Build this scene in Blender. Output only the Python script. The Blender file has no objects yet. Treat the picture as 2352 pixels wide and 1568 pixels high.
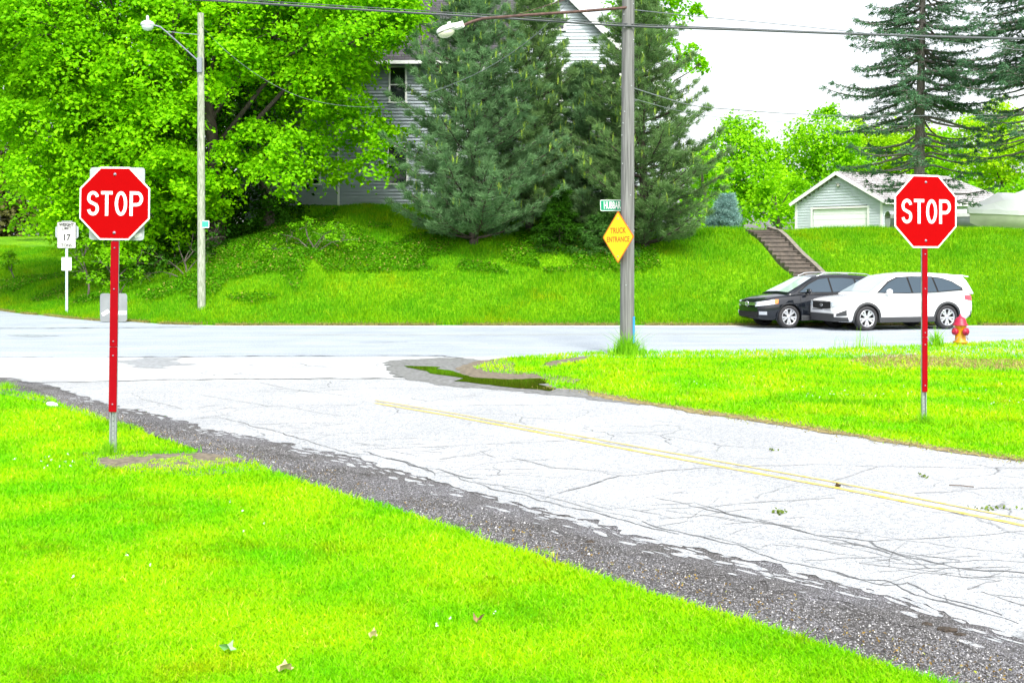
import bpy, bmesh, math, random
import numpy as np
from mathutils import Vector, Matrix, noise as mnoise
random.seed(7); RNG = np.random.default_rng(7)
R = math.radians
scene = bpy.context.scene
COL = scene.collection
# ------------------------------------------------------------------ camera
CAMH = 2.03; F = 2500.0; CX = 1176.0; HY = 602.0      # measured on a 2352 px wide view of the photograph
cd = bpy.data.cameras.new('camera'); cam = bpy.data.objects.new('camera', cd); COL.objects.link(cam)
cam.location = (0, 0, CAMH); cam.rotation_euler = (R(90), 0, 0)
cd.sensor_width = 36.0; cd.lens = 36.0 * F / 2352.0; cd.shift_y = -(784 - HY) / 2352.0
cd.clip_start = 0.1; cd.clip_end = 2000
scene.camera = cam
# ------------------------------------------------------------------ sky, sun, exposure
SUN_EL, SUN_AZ = R(52), R(166)                         # azimuth clockwise from +Y: behind the camera, to the right
w = bpy.data.worlds.new('World'); scene.world = w; w.use_nodes = True
nt = w.node_tree; nt.nodes.clear()
sky = nt.nodes.new('ShaderNodeTexSky'); sky.sky_type = 'NISHITA'; sky.sun_disc = False
sky.sun_elevation = SUN_EL; sky.sun_rotation = SUN_AZ; sky.air_density = 1.0; sky.dust_density = 4.0; sky.ozone_density = 1.0
hs = nt.nodes.new('ShaderNodeHueSaturation'); hs.inputs['Saturation'].default_value = 0.22
bg = nt.nodes.new('ShaderNodeBackground'); bg.inputs['Strength'].default_value = 0.15
wo = nt.nodes.new('ShaderNodeOutputWorld')
nt.links.new(sky.outputs[0], hs.inputs['Color']); nt.links.new(hs.outputs[0], bg.inputs['Color']); nt.links.new(bg.outputs[0], wo.inputs[0])
sl = bpy.data.lights.new('sun', 'SUN'); sl.energy = 1.5; sl.angle = R(12); sl.color = (1.0, 0.96, 0.9)
so = bpy.data.objects.new('sun', sl); COL.objects.link(so)
sd = Vector((math.sin(SUN_AZ) * math.cos(SUN_EL), math.cos(SUN_AZ) * math.cos(SUN_EL), math.sin(SUN_EL)))
so.rotation_euler = sd.to_track_quat('Z', 'Y').to_euler(); so.location = sd * 60
scene.view_settings.view_transform = 'Standard'; scene.view_settings.look = 'None'
scene.view_settings.exposure = 1.35; scene.view_settings.gamma = 1.0
scene.render.engine = 'CYCLES'
scene.cycles.max_bounces = 6; scene.cycles.transparent_max_bounces = 6
# ------------------------------------------------------------------ picture measurements to world
def W(x, y, Y): return Vector(((x - CX) / F * Y, Y, CAMH - (y - HY) / F * Y))
def G(x, y):
    Y = CAMH * F / (y - HY); return ((x - CX) / F * Y, Y)
def GL(pts): return [G(*p) for p in pts]
def sm(a, b, x):
    t = np.clip((x - a) / (b - a), 0, 1); return t * t * (3 - 2 * t)
EX = [-300, -60, -30, -21.5, -19.1, -17.7, -16, -14.3, -13, -11.5, -9.5, 60, 300]
EY = [75, 61, 49, 45.7, 42.6, 41.3, 39.3, 37.6, 37.2, 35.7, 34.9, 34.9, 34.9]
def edgeY(X): return np.interp(X, EX, EY)
def terr(X, Y):
    X = np.asarray(X, float); Y = np.asarray(Y, float)
    d = Y - edgeY(X)
    zr = np.interp(d, [0, .8, 5, 8.6, 10.2, 12, 20, 29, 36, 60, 100, 600], [0, .10, 1.8, 3.05, 3.27, 3.27, 3.0, 3.05, 3.8, 4.1, 4.3, 5])
    zm = np.interp(d, [0, .8, 4, 7.5, 11, 14, 18, 60, 600], [0, .10, 1.25, 2.65, 3.8, 4.55, 4.68, 4.8, 5])
    zl = np.interp(d, [0, 1, 4, 8, 15, 40, 100, 600], [0, .12, .9, 1.8, 2.8, 4.3, 5.6, 8])
    a = sm(-17, -8, X); b = sm(3.5, 8.5, X)
    z = zl * (1 - a) + zm * a; z = z * (1 - b) + zr * b
    k = sm(0.3, 2.5, d)
    z = z + k * (0.10 * np.sin(X * .9 + Y * .5) * np.cos(Y * .7 - X * .3) + 0.05 * np.sin(X * 2.3 + 1.3) * np.sin(Y * 1.9))
    return np.where(d > 0, z, 0.0) - 0.0
def tz(X, Y): return float(terr(X, Y))
# ------------------------------------------------------------------ materials
def new_mat(name):
    m = bpy.data.materials.new(name); m.use_nodes = True
    return m, m.node_tree, m.node_tree.nodes['Principled BSDF']
def c4(c): return (c[0], c[1], c[2], 1.0)
def mat(name, col, rough=.6, metal=0.0, var=0.0, scale=8.0, bump=0.0, coat=0.0, spec=None, col2=None, stretch=(1, 1, 1), detail=6):
    m, t, p = new_mat(name)
    p.inputs['Roughness'].default_value = rough; p.inputs['Metallic'].default_value = metal
    p.inputs['Base Color'].default_value = c4(col)
    if coat: p.inputs['Coat Weight'].default_value = coat; p.inputs['Coat Roughness'].default_value = .04
    if spec is not None: p.inputs['Specular IOR Level'].default_value = spec
    if var or bump or col2:
        tc = t.nodes.new('ShaderNodeTexCoord'); mp = t.nodes.new('ShaderNodeMapping'); mp.inputs['Scale'].default_value = stretch
        n = t.nodes.new('ShaderNodeTexNoise'); n.inputs['Scale'].default_value = scale; n.inputs['Detail'].default_value = detail
        t.links.new(tc.outputs['Object'], mp.inputs[0]); t.links.new(mp.outputs[0], n.inputs['Vector'])
        r = t.nodes.new('ShaderNodeValToRGB'); r.color_ramp.elements[0].position = .32; r.color_ramp.elements[1].position = .68
        a = col2 if col2 else tuple(max(0, v * (1 - var)) for v in col); b = col if col2 else tuple(min(1, v * (1 + var)) for v in col)
        r.color_ramp.elements[0].color = c4(a); r.color_ramp.elements[1].color = c4(b)
        t.links.new(n.outputs['Fac'], r.inputs[0]); t.links.new(r.outputs[0], p.inputs['Base Color'])
        if bump:
            bn = t.nodes.new('ShaderNodeBump'); bn.inputs['Strength'].default_value = bump; bn.inputs['Distance'].default_value = .02
            t.links.new(n.outputs['Fac'], bn.inputs['Height']); t.links.new(bn.outputs[0], p.inputs['Normal'])
    return m
def leaf_mat(name, ca, cb, transl=.4, patch=None, pscale=.35, rough=.55, straw=None, olive=None):
    """ca..cb by the per-leaf tint attribute; optional slow patches by place"""
    m = bpy.data.materials.new(name); m.use_nodes = True; t = m.node_tree; t.nodes.clear()
    N = t.nodes.new; L = t.links.new
    at = N('ShaderNodeAttribute'); at.attribute_name = 'tint'
    r = N('ShaderNodeValToRGB'); r.color_ramp.elements[0].color = c4(ca); r.color_ramp.elements[1].color = c4(cb)
    r.color_ramp.elements[1].position = .9
    if straw:
        e = r.color_ramp.elements.new(.97); e.color = c4(straw)
    L(at.outputs['Fac'], r.inputs[0]); colr = r.outputs[0]
    if patch:
        tc = N('ShaderNodeTexCoord'); n = N('ShaderNodeTexNoise'); n.inputs['Scale'].default_value = pscale; n.inputs['Detail'].default_value = 3
        L(tc.outputs['Object'], n.inputs['Vector'])
        rr = N('ShaderNodeValToRGB'); rr.color_ramp.elements[0].position = .4; rr.color_ramp.elements[1].position = .62
        rr.color_ramp.elements[0].color = (0, 0, 0, 1); rr.color_ramp.elements[1].color = (1, 1, 1, 1)
        L(n.outputs['Fac'], rr.inputs[0])
        mx = N('ShaderNodeMix'); mx.data_type = 'RGBA'; mx.blend_type = 'MULTIPLY'
        L(rr.outputs[0], mx.inputs['Factor']); L(colr, mx.inputs[6]); mx.inputs[7].default_value = c4(patch); colr = mx.outputs[2]
    if olive:
        tc = N('ShaderNodeTexCoord'); n = N('ShaderNodeTexNoise'); n.inputs['Scale'].default_value = pscale * 1.7; n.inputs['Detail'].default_value = 7; n.inputs['Roughness'].default_value = .7
        mp = N('ShaderNodeMapping'); mp.inputs['Location'].default_value = (7.3, 2.2, 0); L(tc.outputs['Object'], mp.inputs[0]); L(mp.outputs[0], n.inputs['Vector'])
        rr = N('ShaderNodeValToRGB'); rr.color_ramp.elements[0].position = .53; rr.color_ramp.elements[1].position = .72; rr.color_ramp.elements[0].color = (0, 0, 0, 1); rr.color_ramp.elements[1].color = (1, 1, 1, 1)
        L(n.outputs['Fac'], rr.inputs[0]); mx = N('ShaderNodeMix'); mx.data_type = 'RGBA'; mx.blend_type = 'MULTIPLY'
        L(rr.outputs[0], mx.inputs['Factor']); L(colr, mx.inputs[6]); mx.inputs[7].default_value = c4(olive); colr = mx.outputs[2]
    d = N('ShaderNodeBsdfPrincipled'); d.inputs['Roughness'].default_value = rough; d.inputs['Specular IOR Level'].default_value = .07
    tr = N('ShaderNodeBsdfTranslucent'); mix = N('ShaderNodeMixShader'); mix.inputs[0].default_value = transl
    L(colr, d.inputs['Base Color']); L(colr, tr.inputs['Color']); L(d.outputs[0], mix.inputs[1]); L(tr.outputs[0], mix.inputs[2])
    o = N('ShaderNodeOutputMaterial'); L(mix.outputs[0], o.inputs[0]); return m
# ------------------------------------------------------------------ object helpers
def tag(o, label=None, cat=None, group=None, kind=None):
    if label: o['label'] = label
    if cat: o['category'] = cat
    if group: o['group'] = group
    if kind: o['kind'] = kind
    return o
def empty(name, loc, rz=0, **kw):
    o = bpy.data.objects.new(name, None); o.empty_display_size = .2; COL.objects.link(o)
    o.location = loc; o.rotation_euler = (0, 0, rz); return tag(o, **kw)
def link(name, me, parent=None, loc=None):
    o = bpy.data.objects.new(name, me); COL.objects.link(o)
    if parent: o.parent = parent
    if loc is not None: o.location = loc
    return o
def fast(name, V, Fc, mats, parent=None, tint=None, smooth=False, loc=None):
    """V (n,3), Fc (m,k) int"""
    V = np.ascontiguousarray(V, dtype=np.float32); Fc = np.ascontiguousarray(Fc, dtype=np.int32)
    me = bpy.data.meshes.new(name); m, k = Fc.shape
    me.vertices.add(len(V)); me.vertices.foreach_set('co', V.ravel())
    me.loops.add(m * k); me.loops.foreach_set('vertex_index', Fc.ravel())
    me.polygons.add(m); me.polygons.foreach_set('loop_start', np.arange(0, m * k, k, dtype=np.int32))
    try: me.polygons.foreach_set('loop_total', np.full(m, k, dtype=np.int32))
    except Exception: pass
    if smooth: me.polygons.foreach_set('use_smooth', np.ones(m, dtype=bool))
    me.update(calc_edges=True)
    if tint is not None:
        a = me.attributes.new('tint', 'FLOAT', 'POINT'); a.data.foreach_set('value', np.ascontiguousarray(tint, dtype=np.float32))
    for mm in (mats if isinstance(mats, (list, tuple)) else [mats]): me.materials.append(mm)
    return link(name, me, parent, loc)
class MB:
    """collects simple solids into one mesh"""
    def __init__(s): s.v = []; s.f = []; s.mi = []; s.sm = []; s.cur = 0
    def add(s, vs, fs, smooth=False):
        b = len(s.v); s.v += [tuple(v) for v in vs]
        for f in fs: s.f.append(tuple(b + i for i in f)); s.mi.append(s.cur); s.sm.append(smooth)
        return s
    def box(s, c, d, M=None, bev=0.0):
        x, y, z = [v / 2 for v in d]; c = Vector(c)
        vs = [Vector((a * x, b * y, e * z)) for a in (-1, 1) for b in (-1, 1) for e in (-1, 1)]
        if M is not None: vs = [M @ v for v in vs]
        return s.add([c + v for v in vs], [(0, 1, 3, 2), (4, 6, 7, 5), (0, 4, 5, 1), (2, 3, 7, 6), (0, 2, 6, 4), (1, 5, 7, 3)])
    def tube(s, pts, rad, n=8, cap=True):
        pts = [Vector(p) for p in pts]; k = len(pts)
        rad = [float(r) for r in rad] if isinstance(rad, (list, tuple)) else [float(rad)] * k
        rings = []; up = None
        for i, p in enumerate(pts):
            t = (pts[min(i + 1, k - 1)] - pts[max(i - 1, 0)])
            if t.length < 1e-9: t = Vector((0, 0, 1))
            t.normalize()
            if up is None:
                up = Vector((0, 0, 1)) if abs(t.z) < .9 else Vector((1, 0, 0))
            a = t.cross(up).normalized(); b = a.cross(t).normalized(); up = b
            rings.append([p + rad[i] * (a * math.cos(2 * math.pi * j / n) + b * math.sin(2 * math.pi * j / n)) for j in range(n)])
        vs = [v for r in rings for v in r]; fs = []
        for i in range(k - 1):
            for j in range(n):
                fs.append((i * n + j, i * n + (j + 1) % n, (i + 1) * n + (j + 1) % n, (i + 1) * n + j))
        s.add(vs, fs, True)
        if cap: s.add(rings[0], [tuple(range(n))]); s.add(rings[-1], [tuple(range(n))[::-1]])
        return s
    def lathe(s, prof, n=20, c=(0, 0, 0), M=None, cap=True):
        c = Vector(c); vs = []
        for r, z in prof:
            for j in range(n):
                v = Vector((r * math.cos(2 * math.pi * j / n), r * math.sin(2 * math.pi * j / n), z))
                vs.append(c + (M @ v if M is not None else v))
        fs = [(i * n + j, i * n + (j + 1) % n, (i + 1) * n + (j + 1) % n, (i + 1) * n + j) for i in range(len(prof) - 1) for j in range(n)]
        s.add(vs, fs, True)
        if cap: s.add(vs[:n], [tuple(range(n))[::-1]]); s.add(vs[-n:], [tuple(range(n))])
        return s
    def prism(s, poly, y0, y1, M=None, off=(0, 0, 0)):
        """polygon in x,z extruded along y"""
        n = len(poly); off = Vector(off)
        vs = [Vector((p[0], y0, p[1])) for p in poly] + [Vector((p[0], y1, p[1])) for p in poly]
        if M is not None: vs = [M @ v for v in vs]
        vs = [v + off for v in vs]
        return s.add(vs, [tuple(range(n)), tuple(range(2 * n - 1, n - 1, -1))] + [(i, i + n, (i + 1) % n + n, (i + 1) % n) for i in range(n)])
    def quad(s, *p): return s.add(p, [tuple(range(len(p)))])
    def build(s, name, mats, parent=None, loc=None, bevel=0.0, fix=True):
        me = bpy.data.meshes.new(name); me.from_pydata(s.v, [], s.f)
        for m in (mats if isinstance(mats, (list, tuple)) else [mats]): me.materials.append(m)
        me.polygons.foreach_set('material_index', s.mi); me.polygons.foreach_set('use_smooth', s.sm)
        if fix:
            bm = bmesh.new(); bm.from_mesh(me); bmesh.ops.recalc_face_normals(bm, faces=bm.faces); bm.to_mesh(me); bm.free()
        me.update(); o = link(name, me, parent, loc)
        if bevel:
            b = o.modifiers.new('bevel', 'BEVEL'); b.width = bevel; b.segments = 2; b.limit_method = 'ANGLE'
        return o
def pip(P, poly):
    x, y = P[:, 0], P[:, 1]; ins = np.zeros(len(P), bool); n = len(poly)
    for i in range(n):
        x1, y1 = poly[i]; x2, y2 = poly[(i + 1) % n]
        if y1 == y2: continue
        c = ((y1 > y) != (y2 > y)) & (x < (x2 - x1) * (y - y1) / (y2 - y1) + x1); ins ^= c
    return ins
def segdist(P, poly, closed=False):
    d = np.full(len(P), 1e9); n = len(poly)
    for i in range(n if closed else n - 1):
        a = np.array(poly[i]); b = np.array(poly[(i + 1) % n]); ab = b - a
        t = np.clip(((P - a) @ ab) / (ab @ ab + 1e-12), 0, 1)
        d = np.minimum(d, np.linalg.norm(P - a - t[:, None] * ab, axis=1))
    return d
def ragged(pts, amp=.08, step=.12, freq=2.0, closed=False, seed=0):
    """resample a polyline and roughen it with noise"""
    out = []; n = len(pts)
    for i in range(n if closed else n - 1):
        a = Vector((*pts[i], 0)); b = Vector((*pts[(i + 1) % n], 0)); L = (b - a).length; k = max(1, min(400, int(L / step)))
        nn = Vector((-(b - a).y, (b - a).x, 0)).normalized() if L > 0 else Vector((0, 0, 0))
        for j in range(k):
            p = a.lerp(b, j / k)
            q = mnoise.fractal(Vector((p.x * freq, p.y * freq, seed * 3.7)), 1.0, 2.0, 4)
            out.append(((p + nn * q * amp).x, (p + nn * q * amp).y))
    if not closed: out.append(pts[-1])
    return out
def sheet(name, poly, z, m, label=None, kind='structure', parent=None, smooth_to=None):
    """flat polygon sheet"""
    bm = bmesh.new(); vs = [bm.verts.new((p[0], p[1], z)) for p in poly]
    es = [bm.edges.new((vs[i], vs[(i + 1) % len(vs)])) for i in range(len(vs))]
    bmesh.ops.triangle_fill(bm, use_beauty=True, use_dissolve=False, edges=es)
    bmesh.ops.recalc_face_normals(bm, faces=bm.faces)
    for f in bm.faces:
        if f.normal.z < 0: f.normal_flip()
    me = bpy.data.meshes.new(name); bm.to_mesh(me); bm.free(); me.materials.append(m)
    o = link(name, me, parent)
    if kind: o['kind'] = kind
    if label: o['label'] = label
    return o
# crop coordinates -> 2352-wide view coordinates
def cr(ox, oy, f):
    return lambda pts: [((ox + x / f) / 1.08843, (oy + y / f) / 1.08843) for x, y in pts]
cA = cr(0, 750, 2.613); cB = cr(900, 820, 3.36); cC = cr(900, 1150, 2.815); cD = cr(1600, 1100, 2.45); cE = cr(1500, 780, 2.219)
# ================================================================== GROUND AND ROADS
def ground_mat():
    m, t, p = new_mat('grassy_ground'); N = t.nodes.new; L = t.links.new
    tc = N('ShaderNodeTexCoord')
    n1 = N('ShaderNodeTexNoise'); n1.inputs['Scale'].default_value = .5; n1.inputs['Detail'].default_value = 5
    n2 = N('ShaderNodeTexNoise'); n2.inputs['Scale'].default_value = 9; n2.inputs['Detail'].default_value = 8
    L(tc.outputs['Object'], n1.inputs['Vector']); L(tc.outputs['Object'], n2.inputs['Vector'])
    r1 = N('ShaderNodeValToRGB'); e = r1.color_ramp.elements
    e[0].position = .35; e[0].color = (.07, .24, .002, 1); e[1].position = .65; e[1].color = (.16, .36, .003, 1)
    r2 = N('ShaderNodeValToRGB'); r2.color_ramp.elements[0].position = .35; r2.color_ramp.elements[0].color = (.45, .5, .5, 1); r2.color_ramp.elements[1].position = .65; r2.color_ramp.elements[1].color = (1.2, 1.15, 1, 1)
    L(n1.outputs['Fac'], r1.inputs[0]); L(n2.outputs['Fac'], r2.inputs[0])
    mx = N('ShaderNodeMix'); mx.data_type = 'RGBA'; mx.blend_type = 'MULTIPLY'; mx.inputs['Factor'].default_value = 1
    L(r1.outputs[0], mx.inputs[6]); L(r2.outputs[0], mx.inputs[7]); L(mx.outputs[2], p.inputs['Base Color'])
    p.inputs['Roughness'].default_value = .95; p.inputs['Specular IOR Level'].default_value = .1
    b = N('ShaderNodeBump'); b.inputs['Strength'].default_value = .6; b.inputs['Distance'].default_value = .05
    L(n2.outputs['Fac'], b.inputs['Height']); L(b.outputs[0], p.inputs['Normal']); return m
M_ground = ground_mat()
def asphalt_mat(name, base, speck, patch, rough=.9, crack=True, vs=1.1, streak=0.0, tintmix=.25):
    m, t, p = new_mat(name); N = t.nodes.new; L = t.links.new
    tc = N('ShaderNodeTexCoord')
    def noise(s, d=4, mp=None):
        n = N('ShaderNodeTexNoise'); n.inputs['Scale'].default_value = s; n.inputs['Detail'].default_value = d
        if mp:
            q = N('ShaderNodeMapping'); q.inputs['Scale'].default_value = mp; L(tc.outputs['Object'], q.inputs[0]); L(q.outputs[0], n.inputs['Vector'])
        else: L(tc.outputs['Object'], n.inputs['Vector'])
        return n
    def ramp(src, p0, c0, p1, c1):
        r = N('ShaderNodeValToRGB'); e = r.color_ramp.elements; e[0].position = p0; e[0].color = c4(c0); e[1].position = p1; e[1].color = c4(c1)
        L(src, r.inputs[0]); return r.outputs[0]
    def mul(a, b, f=1.0, mode='MULTIPLY'):
        x = N('ShaderNodeMix'); x.data_type = 'RGBA'; x.blend_type = mode; x.inputs['Factor'].default_value = f; L(a, x.inputs[6]); L(b, x.inputs[7]); return x.outputs[2]
    big = ramp(noise(.6, 5).outputs['Fac'], .35, patch, .65, base)
    fine = noise(95, 3)
    col = mul(big, ramp(fine.outputs['Fac'], .34, speck, .47, (1, 1, 1)))
    gr = noise(28, 6)
    col = mul(col, ramp(gr.outputs['Fac'], .3, (.72, .73, .75), .6, (1.05, 1.05, 1.05)))
    if streak:
        st = noise(1.0, 6, (.12, 2.6, 1))
        col = mul(col, ramp(st.outputs['Fac'], .35, (1 - streak,) * 3, .6, (1.04,) * 3))
    if crack:
        wq = noise(1.6, 5); ad = N('ShaderNodeMix'); ad.data_type = 'VECTOR'; ad.inputs['Factor'].default_value = .3
        L(tc.outputs['Object'], ad.inputs[4]); L(wq.outputs['Color'], ad.inputs[5])
        v = N('ShaderNodeTexVoronoi'); v.feature = 'DISTANCE_TO_EDGE'; v.inputs['Scale'].default_value = vs; L(ad.outputs[1], v.inputs['Vector'])
        msk = noise(.45, 2)
        ck = ramp(v.outputs['Distance'], .0, (.25, .26, .27), .012, (1, 1, 1))
        mk = N('ShaderNodeValToRGB'); mk.color_ramp.elements[0].position = .5; mk.color_ramp.elements[1].position = .62; mk.color_ramp.elements[0].color = (0, 0, 0, 1); mk.color_ramp.elements[1].color = (1, 1, 1, 1)
        L(msk.outputs['Fac'], mk.inputs[0])
        x = N('ShaderNodeMix'); x.data_type = 'RGBA'; x.blend_type = 'MULTIPLY'; L(mk.outputs[0], x.inputs['Factor']); L(col, x.inputs[6]); L(ck, x.inputs[7]); col = x.outputs[2]
    L(col, p.inputs['Base Color']); p.inputs['Roughness'].default_value = rough; p.inputs['Specular IOR Level'].default_value = .3
    b = N('ShaderNodeBump'); b.inputs['Strength'].default_value = .5; b.inputs['Distance'].default_value = .008
    L(fine.outputs['Fac'], b.inputs['Height']); L(b.outputs[0], p.inputs['Normal']); return m
M_main = asphalt_mat('main_asphalt', (.34, .38, .42), (.8, .8, .82), (.30, .34, .385), crack=False, streak=.08)
M_side = asphalt_mat('old_asphalt', (.40, .415, .425), (.34, .36, .39), (.345, .36, .372), vs=1.3)
M_apron = asphalt_mat('apron_asphalt', (.42, .435, .44), (.6, .6, .62), (.37, .385, .395), vs=.8)
M_crack = mat('crack_dark', (.10, .105, .11), .95, var=.5, scale=30)
M_crackf = mat('crack_faint', (.19, .195, .2), .95, var=.5, scale=30)
M_yellow = mat('yellow_paint', (.62, .42, .02), .7, var=0, col2=(.45, .40, .22), scale=14)
M_fade = mat('faded_yellow_paint', (.42, .36, .20), .7, col2=(.34, .35, .33), scale=10)
M_white_line = mat('white_paint', (.62, .62, .60), .7, col2=(.42, .45, .48), scale=12)
M_concrete = mat('concrete_strip', (.55, .55, .52), .9, col2=(.42, .42, .40), scale=5, bump=.2)
def gravel_mat(nm='gravel', vsc=88, g=1.25, br=(.68, .655, .63)):
    m, t, p = new_mat(nm); N = t.nodes.new; L = t.links.new; tc = N('ShaderNodeTexCoord')
    v = N('ShaderNodeTexVoronoi'); v.inputs['Scale'].default_value = vsc; v.inputs['Randomness'].default_value = 1; L(tc.outputs['Object'], v.inputs['Vector'])
    r = N('ShaderNodeValToRGB'); e = r.color_ramp.elements; e[0].position = 0; e[0].color = (.040, .040, .041, 1); e[1].position = 1; e[1].color = (.34, .34, .36, 1)
    for q, c in ((.5, (.068, .067, .068, 1)), (.72, (.092, .090, .088, 1)), (.86, (.16, .16, .17, 1))):
        k = e.new(q); k.color = c
    sx = N('ShaderNodeSeparateColor'); L(v.outputs['Color'], sx.inputs[0]); L(sx.outputs[0], r.inputs[0])
    n = N('ShaderNodeTexNoise'); n.inputs['Scale'].default_value = 1.4; n.inputs['Detail'].default_value = 7; L(tc.outputs['Object'], n.inputs['Vector'])
    r2 = N('ShaderNodeValToRGB'); e = r2.color_ramp.elements; e[0].position = .4; e[0].color = (br[0] * g, br[1] * g, br[2] * g, 1); e[1].position = .6; e[1].color = (1.15 * g, 1.15 * g, 1.2 * g, 1); L(n.outputs['Fac'], r2.inputs[0])
    mx = N('ShaderNodeMix'); mx.data_type = 'RGBA'; mx.blend_type = 'MULTIPLY'; mx.inputs['Factor'].default_value = 1; L(r.outputs[0], mx.inputs[6]); L(r2.outputs[0], mx.inputs[7])
    L(mx.outputs[2], p.inputs['Base Color']); p.inputs['Roughness'].default_value = .9
    b = N('ShaderNodeBump'); b.inputs['Strength'].default_value = .9; b.inputs['Distance'].default_value = .02; b.invert = True
    L(v.outputs['Distance'], b.inputs['Height']); L(b.outputs[0], p.inputs['Normal']); return m
M_gravel = gravel_mat()
M_fines = gravel_mat('packed_fines', 170, 1.75, (.8, .78, .76))
M_mud = mat('bare_mud', (.20, .165, .12), .9, col2=(.075, .065, .045), scale=14, bump=.8, detail=10)
M_patch = mat('dark_tar_patch', (.17, .18, .19), .9, col2=(.27, .29, .31), scale=9)

# far grid of the ground, following the bank
xs = np.concatenate([[-600, -300, -150, -100, -80], np.arange(-60, 50.1, .5), [60, 80, 110, 150, 300, 600]])
ys = np.concatenate([[-40, -10, 0, 10, 20, 28, 32, 34], np.arange(34.4, 56, .3), np.arange(56, 80, 1.5), [85, 92, 100, 120, 150, 200, 300, 450, 700]])
XX, YY = np.meshgrid(xs, ys); ZZ = terr(XX, YY)
nx, ny = len(xs), len(ys)
ii = np.arange(nx * ny).reshape(ny, nx)
Fq = np.stack([ii[:-1, :-1], ii[:-1, 1:], ii[1:, 1:], ii[1:, :-1]], -1).reshape(-1, 4)
ground = fast('ground', np.stack([XX, YY, ZZ - .012], -1).reshape(-1, 3), Fq, M_ground, smooth=True); ground['kind'] = 'structure'

# traced outlines
LAWN_UP = [(-40, 893), (0, 896), (63, 903), (127, 916), (148, 932), (197, 941), (246, 962), (316, 981), (366, 1007), (422, 1025), (468, 1039), (450, 1045), (352, 1047), (267, 1047), (218, 1058)]
LAWN_LO = [(222, 1066), (263, 1080), (345, 1073), (403, 1081), (470, 1076), (517, 1066), (585, 1062), (638, 1085), (713, 1111), (825, 1143), (882, 1158), (984, 1194), (1088, 1226), (1153, 1251), (1251, 1272), (1284, 1293), (1365, 1318), (1437, 1344), (1496, 1362), (1582, 1382), (1695, 1423), (1789, 1445), (1871, 1474), (1969, 1506), (2070, 1536), (2175, 1568), (2400, 1650), (2700, 1760)]
lawn_edge = ragged(GL(LAWN_UP + LAWN_LO), .05, .06, 6)
LAWN = lawn_edge + [(4.0, 2.0), (-14, 2.0), (-14, 17.0)]
ROAD_L = [(21, 872), (88, 881), (120, 888), (183, 909), (267, 935), (352, 951), (422, 969), (492, 990), (563, 1002), (650, 1018), (740, 1038), (827, 1055), (902, 1078), (990, 1107), (1088, 1135), (1186, 1157), (1284, 1184), (1382, 1206), (1475, 1238), (1562, 1256), (1620, 1270), (1770, 1301), (1920, 1340), (2070, 1376), (2220, 1430), (2352, 1468), (2600, 1545), (3000, 1680)]
road_left = ragged(GL(ROAD_L), .10, .04, 5.0, seed=3)
ROAD_R = [(1264, 893), (1333, 897), (1378, 909), (1482, 926), (1585, 944), (1668, 955), (1792, 976), (1916, 995), (2041, 1016), (2165, 1036), (2352, 1062), (2700, 1115), (3400, 1220)]
road_right = ragged(GL(ROAD_R), .05, .07, 3.0, seed=5)
ISLE = [(1084, 846), (1128, 827), (1210, 818), (1319, 811), (1401, 809), (1477, 807), (1650, 806), (1875, 804), (2040, 796), (2227, 789), (2352, 780), (2700, 768)]
isle_top = ragged(GL(ISLE), .08, .1, 1.5, seed=7)
ISLE_B = [(1122, 857), (1180, 862), (1237, 862), (1255, 876), (1264, 893)]
isle_low = ragged(GL(ISLE_B), .05, .08, 3, seed=8)
VERGE = isle_top + [(70, 31), (70, 8.2)] + road_right[::-1] + isle_low[::-1]

# main road + its left branch: one big sheet under the apron
far = [(x, float(edgeY(x)) + 0.0) for x in (-300, -60, -30, -21.5, -19.1, -17.7, -16, -14.3, -13, -11.5, -9.5, 0, 20, 60, 300)]
far = ragged(far[1:-1], .12, .25, 1.2, seed=9)
near_y = lambda x: 23.15 + .012 * x
main_poly = [(-60, near_y(-60))] + [(300, 26), (300, 34.9)] + [p for p in far[::-1]]
main_poly = [(-60, 23.0), (-6, 23.15), (60, 23.8), (60, 34.9)] + far[::-1][1:]
main_road = sheet('main_road', main_poly, .004, M_main, 'pale blue grey main road running across the picture')
# concrete gutter strip along the far edge
fp = [p for p in far if p[0] > -9.8]
gut = [(x, y - .02) for x, y in ragged([(-9.8, 34.72), (60, 34.72)], .10, .2, .9, seed=12)] + [(60, 34.0), (-4, 34.05), (-9.8, 34.35)]
sheet('concrete_gutter', gut, .010, M_concrete, 'whitish gutter strip along the foot of the bank')
# side road and apron
apron = [(-60, 23.05)] + [(-40, 19.2), (-13, 18.75)] + GL([(21, 874), (300, 878), (600, 873), (900, 872), (1000, 877), (1150, 892), (1264, 893)]) + GL([(1240, 862), (1120, 857), (1075, 846), (1128, 826), (1210, 818)]) + [(-1.0, 23.25), (-6, 23.15)]
apron_road = sheet('road_apron', apron, .009, M_apron, 'bleached asphalt where the side street meets the main road')
side_poly = GL([(1264, 893), (1150, 892), (1000, 877), (900, 872), (600, 873), (300, 878)]) + road_left + [(8.4, 3.2), (40, 3.2)] + [(45, 8.4)] + road_right[::-1]
side_road = sheet('side_road', side_poly, .014, M_side, 'bleached cracked side street with a double yellow line')
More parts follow.
